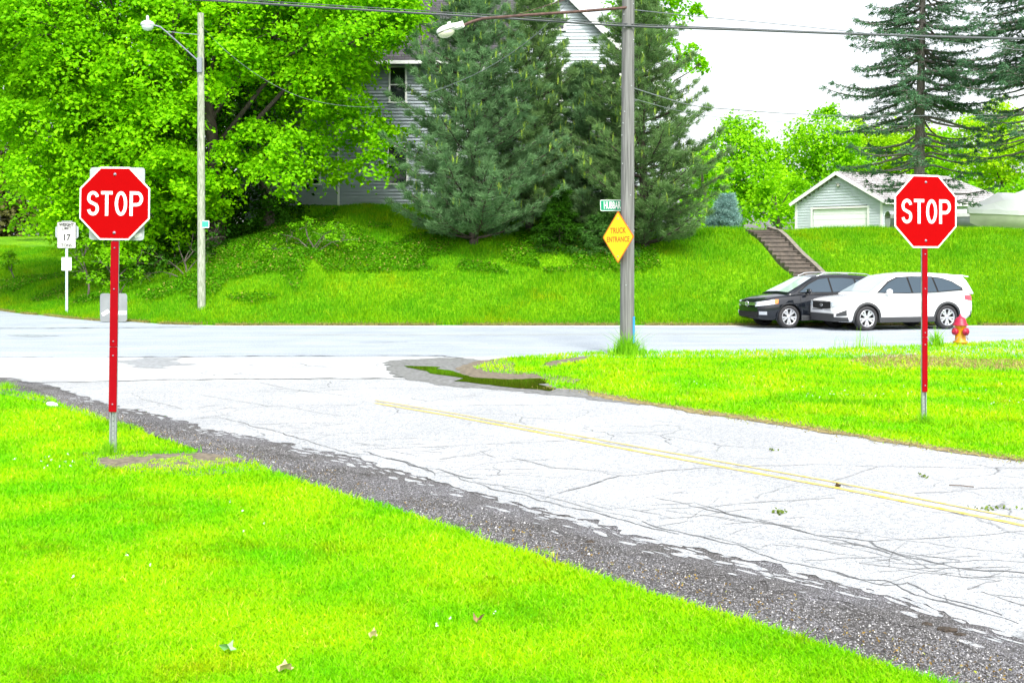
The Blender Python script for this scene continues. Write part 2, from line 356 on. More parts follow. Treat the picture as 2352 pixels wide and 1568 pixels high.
# gravel shoulder between lawn and street
gsh = [(-14, 17.6)] + GL([(0, 868), (21, 868), (120, 880), (300, 938), (500, 985), (800, 1040), (1000, 1098), (1400, 1200), (1700, 1275), (2100, 1370), (2400, 1465), (3000, 1660)]) + [(6, 3)] + [(3.0, 3.0)] + GL([(2300, 1640), (2000, 1530), (1600, 1400), (1200, 1275), (900, 1175), (600, 1080), (450, 1095), (200, 1075), (190, 1040), (460, 1035), (300, 985), (100, 925), (0, 905)]) + [(-14, 16.3)]
gravel = sheet('gravel_shoulder', gsh, .0095, M_gravel, 'dark gravel shoulder between lawn and side street')
# packed dark fines band along the asphalt edge
band = GL([(21, 874), (183, 911), (352, 953), (563, 1004), (827, 1057), (1088, 1137), (1284, 1186), (1475, 1240), (1770, 1303), (2070, 1378), (2352, 1470), (2700, 1580)])
band2 = GL([(2700, 1650), (2352, 1528), (2070, 1438), (1770, 1352), (1475, 1278), (1284, 1222), (1088, 1172), (827, 1088), (563, 1026), (352, 972), (183, 925), (21, 880)])
fines = sheet('packed_verge', ragged(band, .03, .08, 3) + ragged(band2, .13, .05, 6, seed=4), .0125, M_fines, 'smooth packed grit along the street edge')
def mudpoly(name, pts, z, m, lab, amp=.07):
    return sheet(name, ragged(GL(pts), amp, .05, 5, closed=True, seed=len(name)), z, m, lab)
mudpoly('bare_soil', [(218, 1058), (267, 1046), (352, 1045), (450, 1042), (520, 1047), (560, 1058), (517, 1068), (470, 1078), (403, 1082), (345, 1076), (263, 1081)], .0135, M_mud, 'bare soil patch beside the near stop sign post', .03)
# wet gravel round the puddle, mud lip along the island
wet = cB([(190, 290), (400, 268), (600, 262), (760, 255), (900, 262), (1020, 282), (980, 300), (880, 340), (960, 400), (1250, 390), (1500, 395), (1700, 420), (1850, 440), (1600, 480), (1650, 520), (1900, 530), (2352, 610), (2352, 660), (2100, 630), (1800, 585), (1500, 560), (1200, 520), (900, 508), (600, 478), (350, 430), (230, 390)])
M_wet = mat('wet_gravel', (.22, .225, .23), .6, col2=(.10, .10, .10), scale=14, bump=.5, detail=12)
sheet('wet_gravel', ragged(GL(wet), .16, .06, 3.5, closed=True, seed=2), .019, M_wet, 'wet gravel washed round the puddle')
mudpoly('mud_rim', cB([(800, 345), (940, 296), (1010, 280), (1200, 262), (1300, 300), (1300, 370), (1500, 380), (1700, 410), (1850, 440), (1800, 475), (1600, 448), (1500, 432), (1250, 442), (960, 424), (870, 398)]), .0205, M_mud, 'muddy rim between the puddle and the grass island', .08)
pud = cB([(370, 325), (580, 330), (680, 335), (640, 350), (760, 365), (870, 400), (960, 425), (1100, 432), (1250, 440), (1380, 436), (1500, 430), (1590, 445), (1600, 470), (1500, 480), (1650, 520), (1600, 542), (1480, 524), (1330, 517), (1100, 490), (900, 465), (800, 455), (870, 430), (700, 405), (590, 390), (560, 370), (400, 340)])
m_, t_, p_ = new_mat('puddle_water'); p_.inputs['Base Color'].default_value = (.045, .058, .004, 1); p_.inputs['Roughness'].default_value = .03; p_.inputs['IOR'].default_value = 1.33  # base colour carries the green of the reflected trees
n_ = t_.nodes.new('ShaderNodeTexNoise'); n_.inputs['Scale'].default_value = 6; b_ = t_.nodes.new('ShaderNodeBump'); b_.inputs['Strength'].default_value = .03; t_.links.new(n_.outputs['Fac'], b_.inputs['Height']); t_.links.new(b_.outputs[0], p_.inputs['Normal'])
sheet('puddle_water', ragged(GL(pud), .03, .05, 4, closed=True, seed=6), .024, m_, 'brown green puddle at the tip of the grass island')
lip = cE([(-60, 440), (0, 455), (120, 475), (250, 500), (350, 515), (450, 530), (560, 545), (700, 565), (800, 580), (950, 595), (1100, 612), (1250, 640), (1420, 680), (1600, 705), (1900, 750), (2352, 808), (2600, 840), (2600, 870), (2352, 838), (1900, 780), (1600, 730), (1300, 682), (1000, 635), (700, 590), (500, 562), (250, 520), (0, 478), (-60, 468)])
M_straw = mat('dead_grass_litter', (.30, .24, .09), .95, col2=(.09, .075, .045), scale=12, bump=.8)
sheet('dirt_lip', ragged(GL(lip), .10, .08, 3, closed=True, seed=1), .021, M_straw, 'dirt and dead grass lip along the far side of the street')
mudpoly('dirt_spot', cB([(1510, 320), (1600, 280), (1700, 265), (1800, 250), (1930, 235), (1900, 270), (1780, 290), (1680, 310), (1600, 330)]), .006, M_mud, 'dark soil streak in the grass island', .12)
# markings: painted stripes and crack strips
def strip_pts(pts, w0, jit=0.0, step=.25, seed=0):
    P = [Vector((*p, 0)) for p in pts]; out = []
    for a, b in zip(P[:-1], P[1:]):
        k = max(1, int((b - a).length / step)); out += [a.lerp(b, j / k) for j in range(k)]
    out.append(P[-1]); res = []
    for i, p in enumerate(out):
        t = (out[min(i + 1, len(out) - 1)] - out[max(i - 1, 0)]).normalized(); n = Vector((-t.y, t.x, 0))
        if jit: p = p + n * jit * mnoise.fractal(Vector((p.x * 2.3, p.y * 2.3, seed)), 1, 2, 5)
        ww = w0 * (1 if not jit else (.35 + 1.1 * abs(mnoise.noise(Vector((p.x * 3.1, p.y * 3.1, seed + 9)))) * 1.6))
        res.append((p - n * ww / 2, p + n * ww / 2))
    return res
def strips(name, lines, z, m, label=None, jit=0.0, step=.25, width=None):
    mb = MB()
    for k, (pts, w0) in enumerate(lines):
        r = strip_pts(pts, w0, jit, step, k * 1.7); vs = []
        for a, b in r: vs += [(a.x, a.y, z), (b.x, b.y, z)]
        mb.add(vs, [(2 * i, 2 * i + 1, 2 * i + 3, 2 * i + 2) for i in range(len(r) - 1)])
    o = mb.build(name, m, fix=False)
    for f in o.data.polygons:
        pass
    o['kind'] = 'structure'
    if label: o['label'] = label
    return o
A1 = [(862, 921.6), (1018, 947.6), (1169, 975), (1327, 1003.7), (1470, 1030), (1913, 1110), (2352, 1197), (2900, 1306), (3900, 1505)]
B1 = [(862, 928), (1018, 954.5), (1169, 982.5), (1327, 1013), (1470, 1040.5), (1920, 1123.5), (2352, 1211), (2900, 1323), (3900, 1528)]
strips('centre_line', [(GL(A1), .04), (GL(B1), .068)], .0185, M_yellow, 'double yellow centre line of the side street')
strips('main_centre_line', [([(-6.6, 30.4), (4.0, 30.5), (14, 31.6), (40, 34)], .10)], .008, M_fade, 'faded yellow line along the main road')
strips('main_edge_line', [([(-4.0, 27.0), (-.6, 27.0)], .08), ([(4, 27.1), (16, 27.9), (30, 29)], .08)], .008, M_white_line, 'faded white edge line along the main road')
big = [cC([(200, 0), (520, 100), (600, 95), (760, 160), (900, 200), (1100, 250), (1300, 300), (1500, 360), (1700, 400), (1900, 460), (2252, 530)]),
       cD([(0, 510), (130, 550), (250, 580), (400, 600), (640, 670), (800, 730), (1000, 780), (1200, 825), (1340, 870), (1500, 880), (1700, 960), (1900, 1010), (2100, 1060), (2352, 1125)]),
       cD([(300, 410), (480, 445), (700, 490), (880, 535), (1080, 590), (1200, 610), (1400, 630), (1550, 710), (1750, 740), (1940, 800), (2352, 815)]),
       cD([(330, 405), (520, 462), (900, 545), (1100, 600), (1250, 640), (1500, 695), (1620, 730)]),
       cD([(1200, 830), (1500, 900), (1640, 880), (1800, 960), (2000, 1020), (2200, 1090)]),
       cC([(1400, 245), (1600, 190), (1700, 145), (1850, 120)]),
       cB([(0, 1045), (200, 1100), (400, 1160), (560, 1190), (620, 1250)]), cB([(200, 1100), (370, 1130), (550, 1180), (720, 1220), (830, 1250), (960, 1275)]),
       cA([(1540, 800), (1640, 830), (1850, 880), (2050, 930), (2352, 1030)])]
fine_ = [cD([(0, 445), (300, 420), (560, 405), (770, 385), (1200, 365)]), cD([(0, 205), (300, 185), (560, 170), (1050, 158), (1500, 168), (1900, 178), (2352, 182)]),
         cD([(1400, 632), (1600, 625), (1850, 605), (2150, 590), (2352, 570)]), cD([(1940, 800), (1700, 830), (1600, 870), (1500, 900)]), cD([(1940, 800), (1980, 850), (2352, 855)]),
         cD([(1980, 920), (2100, 880), (2200, 865)]), cD([(1180, 640), (1300, 650), (1500, 690), (1700, 760), (1780, 800)]), cD([(100, 360), (300, 410)]),
         cD([(1020, 750), (1200, 740), (1480, 725)]), cD([(640, 670), (750, 680), (780, 655)]), cD([(1850, 960), (1900, 1010)]), cD([(2100, 940), (2352, 1030)]), cD([(1700, 340), (2000, 310), (2352, 300)]),
         cB([(0, 1025), (500, 1015), (800, 1000), (1000, 985), (1400, 970), (1650, 960), (1830, 945)]), cB([(1830, 945), (2100, 920), (2352, 912)]), cB([(1000, 1040), (1100, 1080), (1160, 1100)]),
         cB([(1280, 1100), (1450, 1135), (1550, 1165), (1610, 1190), (1820, 1195), (2200, 1230)]), cB([(910, 652), (1200, 654), (1600, 660)]), cB([(480, 580), (970, 585)]), cB([(0, 512), (300, 512), (700, 517)]),
         cB([(130, 628), (500, 690), (960, 775), (1250, 830), (1600, 890), (1900, 950), (2352, 1020)]),
         cA([(860, 612), (1400, 608), (1830, 602), (2352, 590)]), cA([(1290, 620), (1450, 650), (1700, 690), (1760, 700), (2352, 690)]), cA([(1280, 715), (1600, 710), (1760, 700), (1860, 700), (2060, 740), (2220, 765)]),
         cA([(1400, 760), (1540, 800)]), cA([(1640, 820), (1900, 812), (2130, 805), (2170, 790)]), cA([(860, 620), (930, 655), (1100, 690), (1190, 720)]), cA([(1700, 545), (1900, 590), (2352, 640)]),
         cD([(1450, 170), (1180, 265), (1300, 300)]), cC([(1000, 200), (1200, 250), (1350, 275), (1500, 325), (1700, 370), (1950, 420)]), cC([(2252, 80), (1850, 120), (1500, 70), (1400, 65), (1100, 0)])]
tiny = []
rr = random.Random(3)
for i in range(70):      # crazing near the broken edge
    k = rr.randrange(4, len(ROAD_L) - 3); a = G(*ROAD_L[k]); b = G(*ROAD_L[k + 1]); t = rr.random()
    p = (a[0] + (b[0] - a[0]) * t + rr.uniform(.15, .85), a[1] + (b[1] - a[1]) * t + rr.uniform(.05, .6))
    an = rr.choice([R(-38), R(50), R(-20), R(20)]) + rr.uniform(-.3, .3); l = rr.uniform(.3, 1.1)
    tiny.append(([p, (p[0] + math.cos(an) * l, p[1] + math.sin(an) * l)], .010))
strips('pavement_crack', [(GL(q), .019) for q in big], .0172, M_crack, 'dark open cracks running along the side street', .07, .04)
strips('hairline_crack', [(GL(q), .015) for q in fine_] + tiny, .0168, M_crackf, 'thin cracks across the side street', .045, .05)
strips('pavement_joint', [(GL(cA([(60, 545), (600, 540), (1000, 525), (1600, 520), (2352, 517)]) + cB([(200, 430), (400, 440)])), .10), (GL(cA([(700, 374), (1500, 370), (2352, 366)]) + cB([(300, 232), (680, 236), (900, 262)])), .10),
                          (GL(cA([(-60, 376), (350, 376)])), .07), (GL(cA([(-60, 186), (300, 186), (800, 184), (1250, 178)])), .15), (GL(cB([(0, 124), (400, 120)])), .05)], .0165, M_crack, 'dark seams between the pavement pours', .10, .1)
sheet('tar_patch', ragged(GL(cA([(700, 408), (850, 395), (950, 378), (1150, 382), (1130, 398), (1070, 402), (1200, 412), (1275, 424), (1180, 432), (1080, 436), (1100, 450), (1000, 448), (900, 430), (800, 412)])), .25, .08, 1.6, closed=True), .0125, M_patch, 'worn dark patch on the apron')
sheet('manhole_patch', ragged(GL(cA([(30, 230), (90, 226), (200, 224), (330, 228), (400, 233), (330, 238), (200, 241), (100, 238)])), .1, .08, 1.6, closed=True), .0085, mat('cover_iron', (.23, .26, .29), .6, var=.3), 'round worn patch in the main road')
# ================================================================== VEGETATION ENGINE
def leaves_mesh(name, C, Nn, size, m, parent=None, tint=None, aspect=.8, fold=.25, droop=0.0):
    """diamond leaves; C centres, Nn normals, size per leaf"""
    n = len(C); Nn = Nn / (np.linalg.norm(Nn, axis=1, keepdims=True) + 1e-9)
    rv = RNG.normal(size=(n, 3)); rv[:, 2] -= droop
    u = rv - (rv * Nn).sum(1, keepdims=True) * Nn; u /= (np.linalg.norm(u, axis=1, keepdims=True) + 1e-9)
    v = np.cross(Nn, u); s = size[:, None]
    base = C - u * s * .5; tip = C + u * s * .5; l = C + v * s * .5 * aspect + Nn * s * fold * .5; r = C - v * s * .5 * aspect + Nn * s * fold * .5
    V = np.stack([base, l, tip, r], 1).reshape(-1, 3)
    i = np.arange(n) * 4; Fc = np.concatenate([np.stack([i, i + 2, i + 1], 1), np.stack([i, i + 3, i + 2], 1)])
    if tint is None: tint = RNG.random(n)
    return fast(name, V, Fc, m, parent, np.repeat(tint, 4))
def needles_mesh(name, B, D, L, Wd, m, parent=None, tint=None):
    n = len(B); D = D / (np.linalg.norm(D, axis=1, keepdims=True) + 1e-9)
    rv = RNG.normal(size=(n, 3)); v = np.cross(D, rv); v /= (np.linalg.norm(v, axis=1, keepdims=True) + 1e-9)
    Lc = np.broadcast_to(np.asarray(L), (n,))[:, None]; Wc = np.broadcast_to(np.asarray(Wd), (n,))[:, None]
    V = np.stack([B - v * Wc * .5, B + v * Wc * .5, B + D * Lc], 1).reshape(-1, 3); i = np.arange(n) * 3
    if tint is None: tint = RNG.random(n)
    return fast(name, V, np.stack([i, i + 1, i + 2], 1), m, parent, np.repeat(tint, 3))
def rdir(n, up=0.0):
    d = RNG.normal(size=(n, 3)); d[:, 2] += up; return d / np.linalg.norm(d, axis=1, keepdims=True)
M_bark = mat('bark', (.12, .10, .085), .95, var=.4, scale=6, bump=.8, stretch=(4, 4, .8))
M_bark_dark = mat('dark_bark', (.07, .055, .045), .95, var=.4, scale=6, bump=.8, stretch=(4, 4, .8))
def broadleaf(name, label, cat, base, lobes, leaf, dens, m, trunk_r=.25, group=None, bark=None, spray=(.3, .55), lps=34, flat=.35, droop=.4, limbs=True, flatlobe=.85, limb_max=40):
    """lobes: world (x,y,z,r). Sprays of leaves over each lobe, limbs reach every lobe."""
    e = empty(name, base, label=label, cat=cat, group=group); b0 = Vector(base)
    Cs, Ns, Ti = [], [], []
    spr = []
    for (x, y, z, r) in lobes:
        k = max(6, int(dens * r * r * 12)); d = rdir(k, .25); rad = r * (.45 + .62 * RNG.random(k) ** .5)
        p = np.array([x, y, z]) + d * rad[:, None] * np.array([1, 1, flatlobe]); spr.append(p)
        lt = RNG.random()
        for q in range(k):
            m_ = lps; s = RNG.uniform(*spray) * (.7 + .3 * min(r, 2))
            nn = np.array([d[q, 0] * .6, d[q, 1] * .6, .9]) + RNG.normal(size=3) * .25; nn /= np.linalg.norm(nn)
            o = RNG.normal(size=(m_, 3)) * s * .55; o -= (o @ nn)[:, None] * nn * (1 - flat)
            o[:, 2] -= (np.hypot(o[:, 0], o[:, 1]) ** 2) * .45 / max(s, .1) * droop
            Cs.append(p[q] + o); Ns.append(nn + RNG.normal(size=(m_, 3)) * .55); Ti.append(np.clip(lt * .25 + RNG.random() * .35 + RNG.random(m_) * .4, 0, 1))
    C = np.concatenate(Cs) - np.array(b0); N = np.concatenate(Ns); T = np.concatenate(Ti)
    leaves_mesh('crown', C, N, leaf * RNG.uniform(.6, 1.25, len(C)), m, e, T, droop=droop)
    mb = MB(); top = max(l[2] for l in lobes) - b0.z; cx = np.mean([l[0] for l in lobes]) - b0.x; cy = np.mean([l[1] for l in lobes]) - b0.y
    tp = [Vector((cx * t * .6 + .15 * math.sin(t * 5), cy * t * .6, -.3 + (top * .85 + .3) * t)) for t in np.linspace(0, 1, 8)]
    mb.tube(tp, [trunk_r * (1.25 if i == 0 else 1) * (1 - .85 * i / 7) for i in range(8)], 10)
    if limbs:
        for (x, y, z, r) in lobes[:limb_max]:
            q = Vector((x, y, z)) - b0; t = max(.12, min(.85, (q.z - .45 * math.hypot(q.x - cx, q.y - cy)) / max(top, .1) * .9)); i = t * 7; a = tp[int(i)].lerp(tp[min(7, int(i) + 1)], i - int(i))
            mid = a.lerp(q, .55) + Vector((0, 0, .12 * (q - a).length)); r0 = max(.03, trunk_r * .42 * (1 - t * .7))
            mb.tube([a, a.lerp(mid, .5) + Vector((0, 0, .03)), mid, q], [r0, r0 * .75, r0 * .5, r0 * .2], 6, False)
            for _ in range(5):
                d = Vector(rdir(1, .2)[0]); mb.tube([mid.lerp(q, .6), q.lerp(q + d * r, .5), q + d * r * .95], [r0 * .28, r0 * .2, .008], 4, False)
    mb.build('trunk', bark or M_bark, e, fix=False); return e
def lob(lst, Y, jit=1.2, seed=0):
    """lobes measured in the picture: (x, y, radius px[, dY])"""
    rg = random.Random(seed); out = []
    for l in lst:
        d = Y + (l[3] if len(l) > 3 else rg.uniform(-jit, jit)); p = W(l[0], l[1], d); out.append((p.x, p.y, p.z, l[2] / F * d))
    return out
def conifer(name, label, base, h, rmax, m, kind='pine', z0=.05, whorls=24, per=6, r_at=None, mcandle=None, group=None, trunk_r=.2, seed=1, dens=1.0, bark=None, nl=.16, nw=.022, leaders=0, cat='tree', xlim=None):
    rg = random.Random(seed); e = empty(name, base, label=label, cat=cat, group=group)
    mb = MB(); tp = [Vector((.12 * math.sin(3 * t + seed), .1 * math.cos(4 * t), -.3 + (h + .3) * t)) for t in np.linspace(0, 1, 10)]
    mb.tube(tp, [trunk_r * (1 - .93 * i / 9) for i in range(10)], 10)
    B, D, T = [], [], []; CB, CD = [], []
    def at(z): 
        t = max(0, min(1, (z + .3) / (h + .3))) * 9; i = min(8, int(t)); return tp[i].lerp(tp[i + 1], t - i)
    def tuft(p, d, n, spread, tt):
        d = np.array(d); dd = d + RNG.normal(size=(n, 3)) * spread
        B.append(np.array(p) + RNG.normal(size=(n, 3)) * .05 - 0 * d); D.append(dd); T.append(np.clip(tt + RNG.normal(size=n) * .12, 0, 1))
    for k in range(whorls):
        f = (k + rg.uniform(-.3, .3)) / whorls; f = max(0, f); z = h * (z0 + (1 - z0) * f)
        rr_ = (r_at(f) if r_at else (1 - f) ** .8) * rmax
        a0 = rg.uniform(0, 6.28)
        for j in range(per):
            a = a0 + 6.283 * j / per + rg.uniform(-.35, .35); L = rr_ * (rg.uniform(.55, 1.22) if kind == 'pine' else rg.uniform(.72, 1.12))
            if L < .15: L = .15
            dr = Vector((math.cos(a), math.sin(a), 0)); st = at(z)
            pts = []; ns = max(4, int(L / .35)); zj = rg.uniform(-.25, .25) if kind == 'spruce' and h > 4 else 0; zk = rg.uniform(-.5, .5) if kind == 'spruce' and h > 4 else 0
            for s in range(ns + 1):
                t = s / ns
                if kind == 'pine': zz = L * (.10 * t + .32 * t * t)
                else: zz = L * (-.32 * t + .20 * t * t * t) if f < .8 else L * (.3 * t)
                pts.append(st + dr * L * t + Vector((0, 0, zz)) + Vector((rg.uniform(-.04, .04), rg.uniform(-.04, .04), zk * min(1, t * 5) + zj * L * t * t * .6)))
            r0 = max(.012, .05 * trunk_r / .2 * (L / rmax + .2)); mb.tube(pts, [r0 * (1 - .85 * i / ns) for i in range(ns + 1)], 4, False)
            side = Vector((-dr.y, dr.x, 0))
            for s in range(1, ns + 1):
                t = s / ns
                if kind == 'spruce' and t < (.22 if h < 4 else (.55 if f < .2 else .12)) + rg.uniform(-.08, .08): continue
                if kind == 'pine' and t < .25 and f < .7: continue
                p = pts[s]; sub = (1 - t) * L * .42 + .25 if kind == 'pine' or h < 4 else (1 - t) * L * .34 + .30
                nsub = 2 if kind == 'pine' else 2
                for q in range(nsub):
                    sg = 1 if q == 0 else -1
                    dv = (dr * rg.uniform(.5, .9) + side * sg * rg.uniform(.5, 1.0)); dv.z = rg.uniform(.05, .45) if kind == 'pine' else rg.uniform(-.35, .05)
                    dv.normalize(); l2 = sub * rg.uniform(.6, 1.1); m2 = max(2, int(l2 / .16)); ttn = rg.random() * .5 + .15
                    if l2 > .4: mb.tube([p, p + dv * l2 * .5, p + dv * l2], [r0 * .3, r0 * .2, .004], 3, False)
                    for u in range(m2):
                        pp = p + dv * l2 * (u + rg.random()) / m2
                        dd = dv.copy(); dd.z += (.45 if kind == 'pine' else -.25)
                        tuft(pp, dd, int((11 if kind == 'pine' else 8) * dens), .55 if kind == 'pine' else .5, ttn)
                    if mcandle and rg.random() < .10 + .25 * f and t > .5:
                        CB.append(p + dv * l2); CD.append((rg.uniform(-.15, .15), rg.uniform(-.15, .15), 1))
            tuft(pts[-1], dr + Vector((0, 0, .6 if kind == 'pine' else 0)), int(24 * dens), .5, .6)
    for _ in range(30): tuft(at(h * rg.uniform(.93, 1)), (0, 0, 1), int(10 * dens), .6, .6)
    Bc = np.concatenate(B); n = len(Bc)
    needles_mesh('crown', Bc, np.concatenate(D), nl * RNG.uniform(.7, 1.3, n), nw, m, e, np.concatenate(T))
    if CB:
        CBn = np.array([tuple(c) for c in CB]); k = 10; bb = np.repeat(CBn, k, 0) + RNG.normal(size=(len(CBn) * k, 3)) * np.array([.015, .015, .06]); dd = np.repeat(np.array(CD), k, 0) + RNG.normal(size=(len(bb), 3)) * .15
        needles_mesh('candle_shoots', bb, dd, .20, .03, mcandle, e)
    mb.build('trunk', bark or M_bark_dark, e, fix=False); return e
def blades(name, P, h, wd, m, lean=.35, tint=None, label=None, kind='stuff', zoff=0.0, parent=None, zz=None):
    """grass blades at P (n,2)"""
    n = len(P); z = (terr(P[:, 0], P[:, 1]) if zz is None else zz) + zoff
    H = np.broadcast_to(np.asarray(h, float), (n,)) * RNG.uniform(.55, 1.25, n); a = RNG.uniform(0, 6.283, n); b = RNG.uniform(0, 6.283, n)
    wv = np.stack([np.cos(a), np.sin(a), np.zeros(n)], 1) * (np.broadcast_to(np.asarray(wd, float), (n,)) * .5)[:, None]
    ln = np.abs(RNG.normal(size=n)) * lean; lv = np.stack([np.cos(b) * ln, np.sin(b) * ln, np.ones(n)], 1)
    B = np.stack([P[:, 0], P[:, 1], z - .01], 1); mid = B + lv * (H * .5)[:, None]; lv2 = lv.copy(); lv2[:, :2] *= 2.2; lv2[:, 2] *= .85; tip = mid + lv2 * (H * .5)[:, None]
    V = np.stack([B - wv, B + wv, mid + wv * .8, mid - wv * .8, tip], 1).reshape(-1, 3); i = np.arange(n) * 5
    Fc = np.concatenate([np.stack([i, i + 1, i + 2], 1), np.stack([i, i + 2, i + 3], 1), np.stack([i + 3, i + 2, i + 4], 1)])
    if tint is None: tint = RNG.random(n)
    o = fast(name, V, Fc, m, parent, np.repeat(tint, 5))
    if kind: o['kind'] = kind
    if label: o['label'] = label
    return o
# ================================================================== LAWNS
M_lawn = leaf_mat('lawn_blades', (.20, .52, .002), (.46, .76, .002), .32, patch=(.45, .82, .5), pscale=.75, straw=(.62, .64, .06), olive=(1.0, .72, .5))
M_verge = leaf_mat('verge_blades', (.20, .52, .002), (.50, .78, .002), .32, patch=(.5, .85, .5), pscale=.8, straw=(.64, .60, .10), olive=(.95, .65, .5))
M_bankg = leaf_mat('bank_blades', (.045, .25, .002), (.15, .43, .003), .3, patch=(1.6, 1.15, .8), pscale=.35, straw=(.22, .46, .01), olive=(1.7, .95, .5))
M_tall = leaf_mat('tall_blades', (.12, .42, .01), (.35, .70, .02), .4)
def scatter_persp(n, poly, y0, y1, x0, x1, power=2.0):
    """more points near the camera: depth density ~ 1/Y^(power-1)"""
    u = RNG.random(n); p = 1 - (power - 1) + 0.0
    Y = 1.0 / (1.0 / y0 + u * (1.0 / y1 - 1.0 / y0)) if power == 2.0 else y0 + u * (y1 - y0)
    X = (x0 + RNG.random(n) * (x1 - x0)) * (Y / y1 if power == 2.0 else 1)
    P = np.stack([X, Y], 1); return P[pip(P, poly)]
LAWN_A = np.array(LAWN)
P = scatter_persp(900000, LAWN, 4.6, 17.2, -9.6, 9.6)
dE = segdist(P, lawn_edge[::6])
P = P[(dE > .02 + .05 * RNG.random(len(P)))]; dE = segdist(P, lawn_edge[::6])
hh = (.034 + .012 * np.clip(P[:, 1] / 8, 0, 2)) * (1 + .5 * np.exp(-dE / .15))
blades('lawn_grass', P, hh, .0042 + .0006 * P[:, 1], M_lawn, .45, label='mown bright green lawn in the foreground')
P = scatter_persp(560000, VERGE, 8.6, 31, -10, 30)
dE = segdist(P, road_right[::8]); dE2 = segdist(P, isle_top[::8])
P = P[np.minimum(dE, dE2) > .03 + .12 * RNG.random(len(P)) ** 2]
def noise2(P, s, seed=0):
    return (np.sin(P[:, 0] * s * 1.3 + seed) * np.sin(P[:, 1] * s * 1.7 + seed * 2.1) + .6 * np.sin(P[:, 0] * s * 2.9 - P[:, 1] * s * 2.3 + seed) + .4 * np.sin(P[:, 0] * s * 5.1 + P[:, 1] * s * 4.3)) / 2
strawp = GL(cE([(1380, 270), (1480, 245), (1700, 238), (2000, 262), (2352, 268), (2600, 275), (2600, 330), (2352, 325), (2100, 325), (1900, 305), (1700, 315), (1500, 310)]))
ins = pip(P, strawp); P = P[~ins | (RNG.random(len(P)) < .25)]
soil = GL(cB([(1510, 320), (1600, 280), (1700, 265), (1800, 250), (1930, 235), (1900, 270), (1780, 290), (1680, 310), (1600, 330)])); P = P[~pip(P, soil)]
blades('verge_grass', P, .045 + .035 * np.clip(noise2(P, .9, 2), 0, 1) + .0016 * P[:, 1], .006 + .0006 * P[:, 1], M_verge, .45, label='bright green grass island between the two roads')
sheet('dead_grass_patch', ragged(strawp, .25, .15, 1.5, closed=True), .0, mat('dead_straw', (.42, .33, .15), .95, col2=(.20, .17, .07), scale=9, bump=.6), 'tan dead grass patch by the far stop sign')
# bank grass
n = 420000; X = RNG.uniform(-32, 30, n); dd = RNG.random(n) ** 1.15 * 16; Y = edgeY(X) + .05 + dd; P = np.stack([X, Y], 1)
P = P[np.abs(P[:, 0]) < .49 * P[:, 1]]
stepA, stepB = W(1745, 522, 44.2), W(1868, 640, 38.6)
sdir = Vector((stepA.x - stepB.x, stepA.y - stepB.y)).normalized()
sp0 = Vector((stepB.x, stepB.y)) - sdir * 3.2; sp1 = Vector((stepA.x, stepA.y)) + sdir * .6
P = P[segdist(P, [tuple(sp0), tuple(sp1)]) > .62]
blades('bank_grass', P, .16 + .12 * np.clip(noise2(P, .5), 0, 1), .018, M_bankg, .3, label='long green grass on the bank beyond the main road')
# far field grass, top of bank crest
n = 60000; X = RNG.uniform(4, 32, n); Y = 43.5 + RNG.random(n) * 5; P = np.stack([X, Y], 1); P = P[segdist(P, [tuple(sp0), tuple(sp1)]) > .7]
blades('crest_grass', P, .24, .02, M_bankg, .25, label='taller grass along the crest of the right bank')
# leafy ground cover below the pines and on the left bank
M_cover = leaf_mat('ground_cover', (.04, .19, .002), (.13, .38, .003), .3, patch=(.7, .8, .8), pscale=.6, straw=(.38, .30, .08))
P1 = np.stack([RNG.uniform(-12, 5.5, 60000), RNG.uniform(39.8, 45, 60000)], 1); P2 = np.stack([RNG.uniform(-26, -7.5, 120000), RNG.uniform(36, 52, 120000)], 1)
P = np.concatenate([P1[noise2(P1, .5, 5) > -.25], P2[noise2(P2, .35, 2) > -.3]]); P = P[(P[:, 1] - edgeY(P[:, 0])) > 2.2 + 1.2 * noise2(P, .7)]
C = np.stack([P[:, 0], P[:, 1], terr(P[:, 0], P[:, 1]) + RNG.uniform(.08, .2, len(P))], 1)
gc = leaves_mesh('ground_cover', C, rdir(len(C), 1.2), RNG.uniform(.05, .10, len(C)), M_cover); gc['kind'] = 'stuff'; gc['label'] = 'low leafy ground cover on the shaded bank'
# ================================================================== TREES
M_maple = leaf_mat('maple_leaves', (.09, .37, .002), (.34, .74, .004), .48)
mp = [(90, 50, 105), (230, 30, 115), (380, 60, 110), (520, 30, 100), (660, 60, 115), (800, 50, 110), (905, 55, 75), (60, 190, 80), (180, 160, 105), (330, 180, 105), (640, 170, 85), (745, 190, 95), (800, 170, 48),
      (90, 300, 85), (230, 290, 105), (370, 300, 95), (835, 285, 62), (770, 290, 66), (890, 318, 46), (150, 390, 85), (270, 400, 100), (395, 410, 85), (600, 330, 70), (530, 375, 62), (690, 350, 62), (640, 395, 60), (720, 385, 40),
      (110, 470, 62), (215, 480, 70), (330, 500, 80), (455, 470, 55), (420, 530, 45), (505, 430, 45), (500, 480, 30), (860, 385, 45), (795, 400, 40), (915, 40, 60), (930, 10, 60), (550, 130, 60), (480, 210, 50), (0, 100, 60), (-40, 260, 80), (-30, 20, 90), (60, 390, 50), (250, 560, 50)]
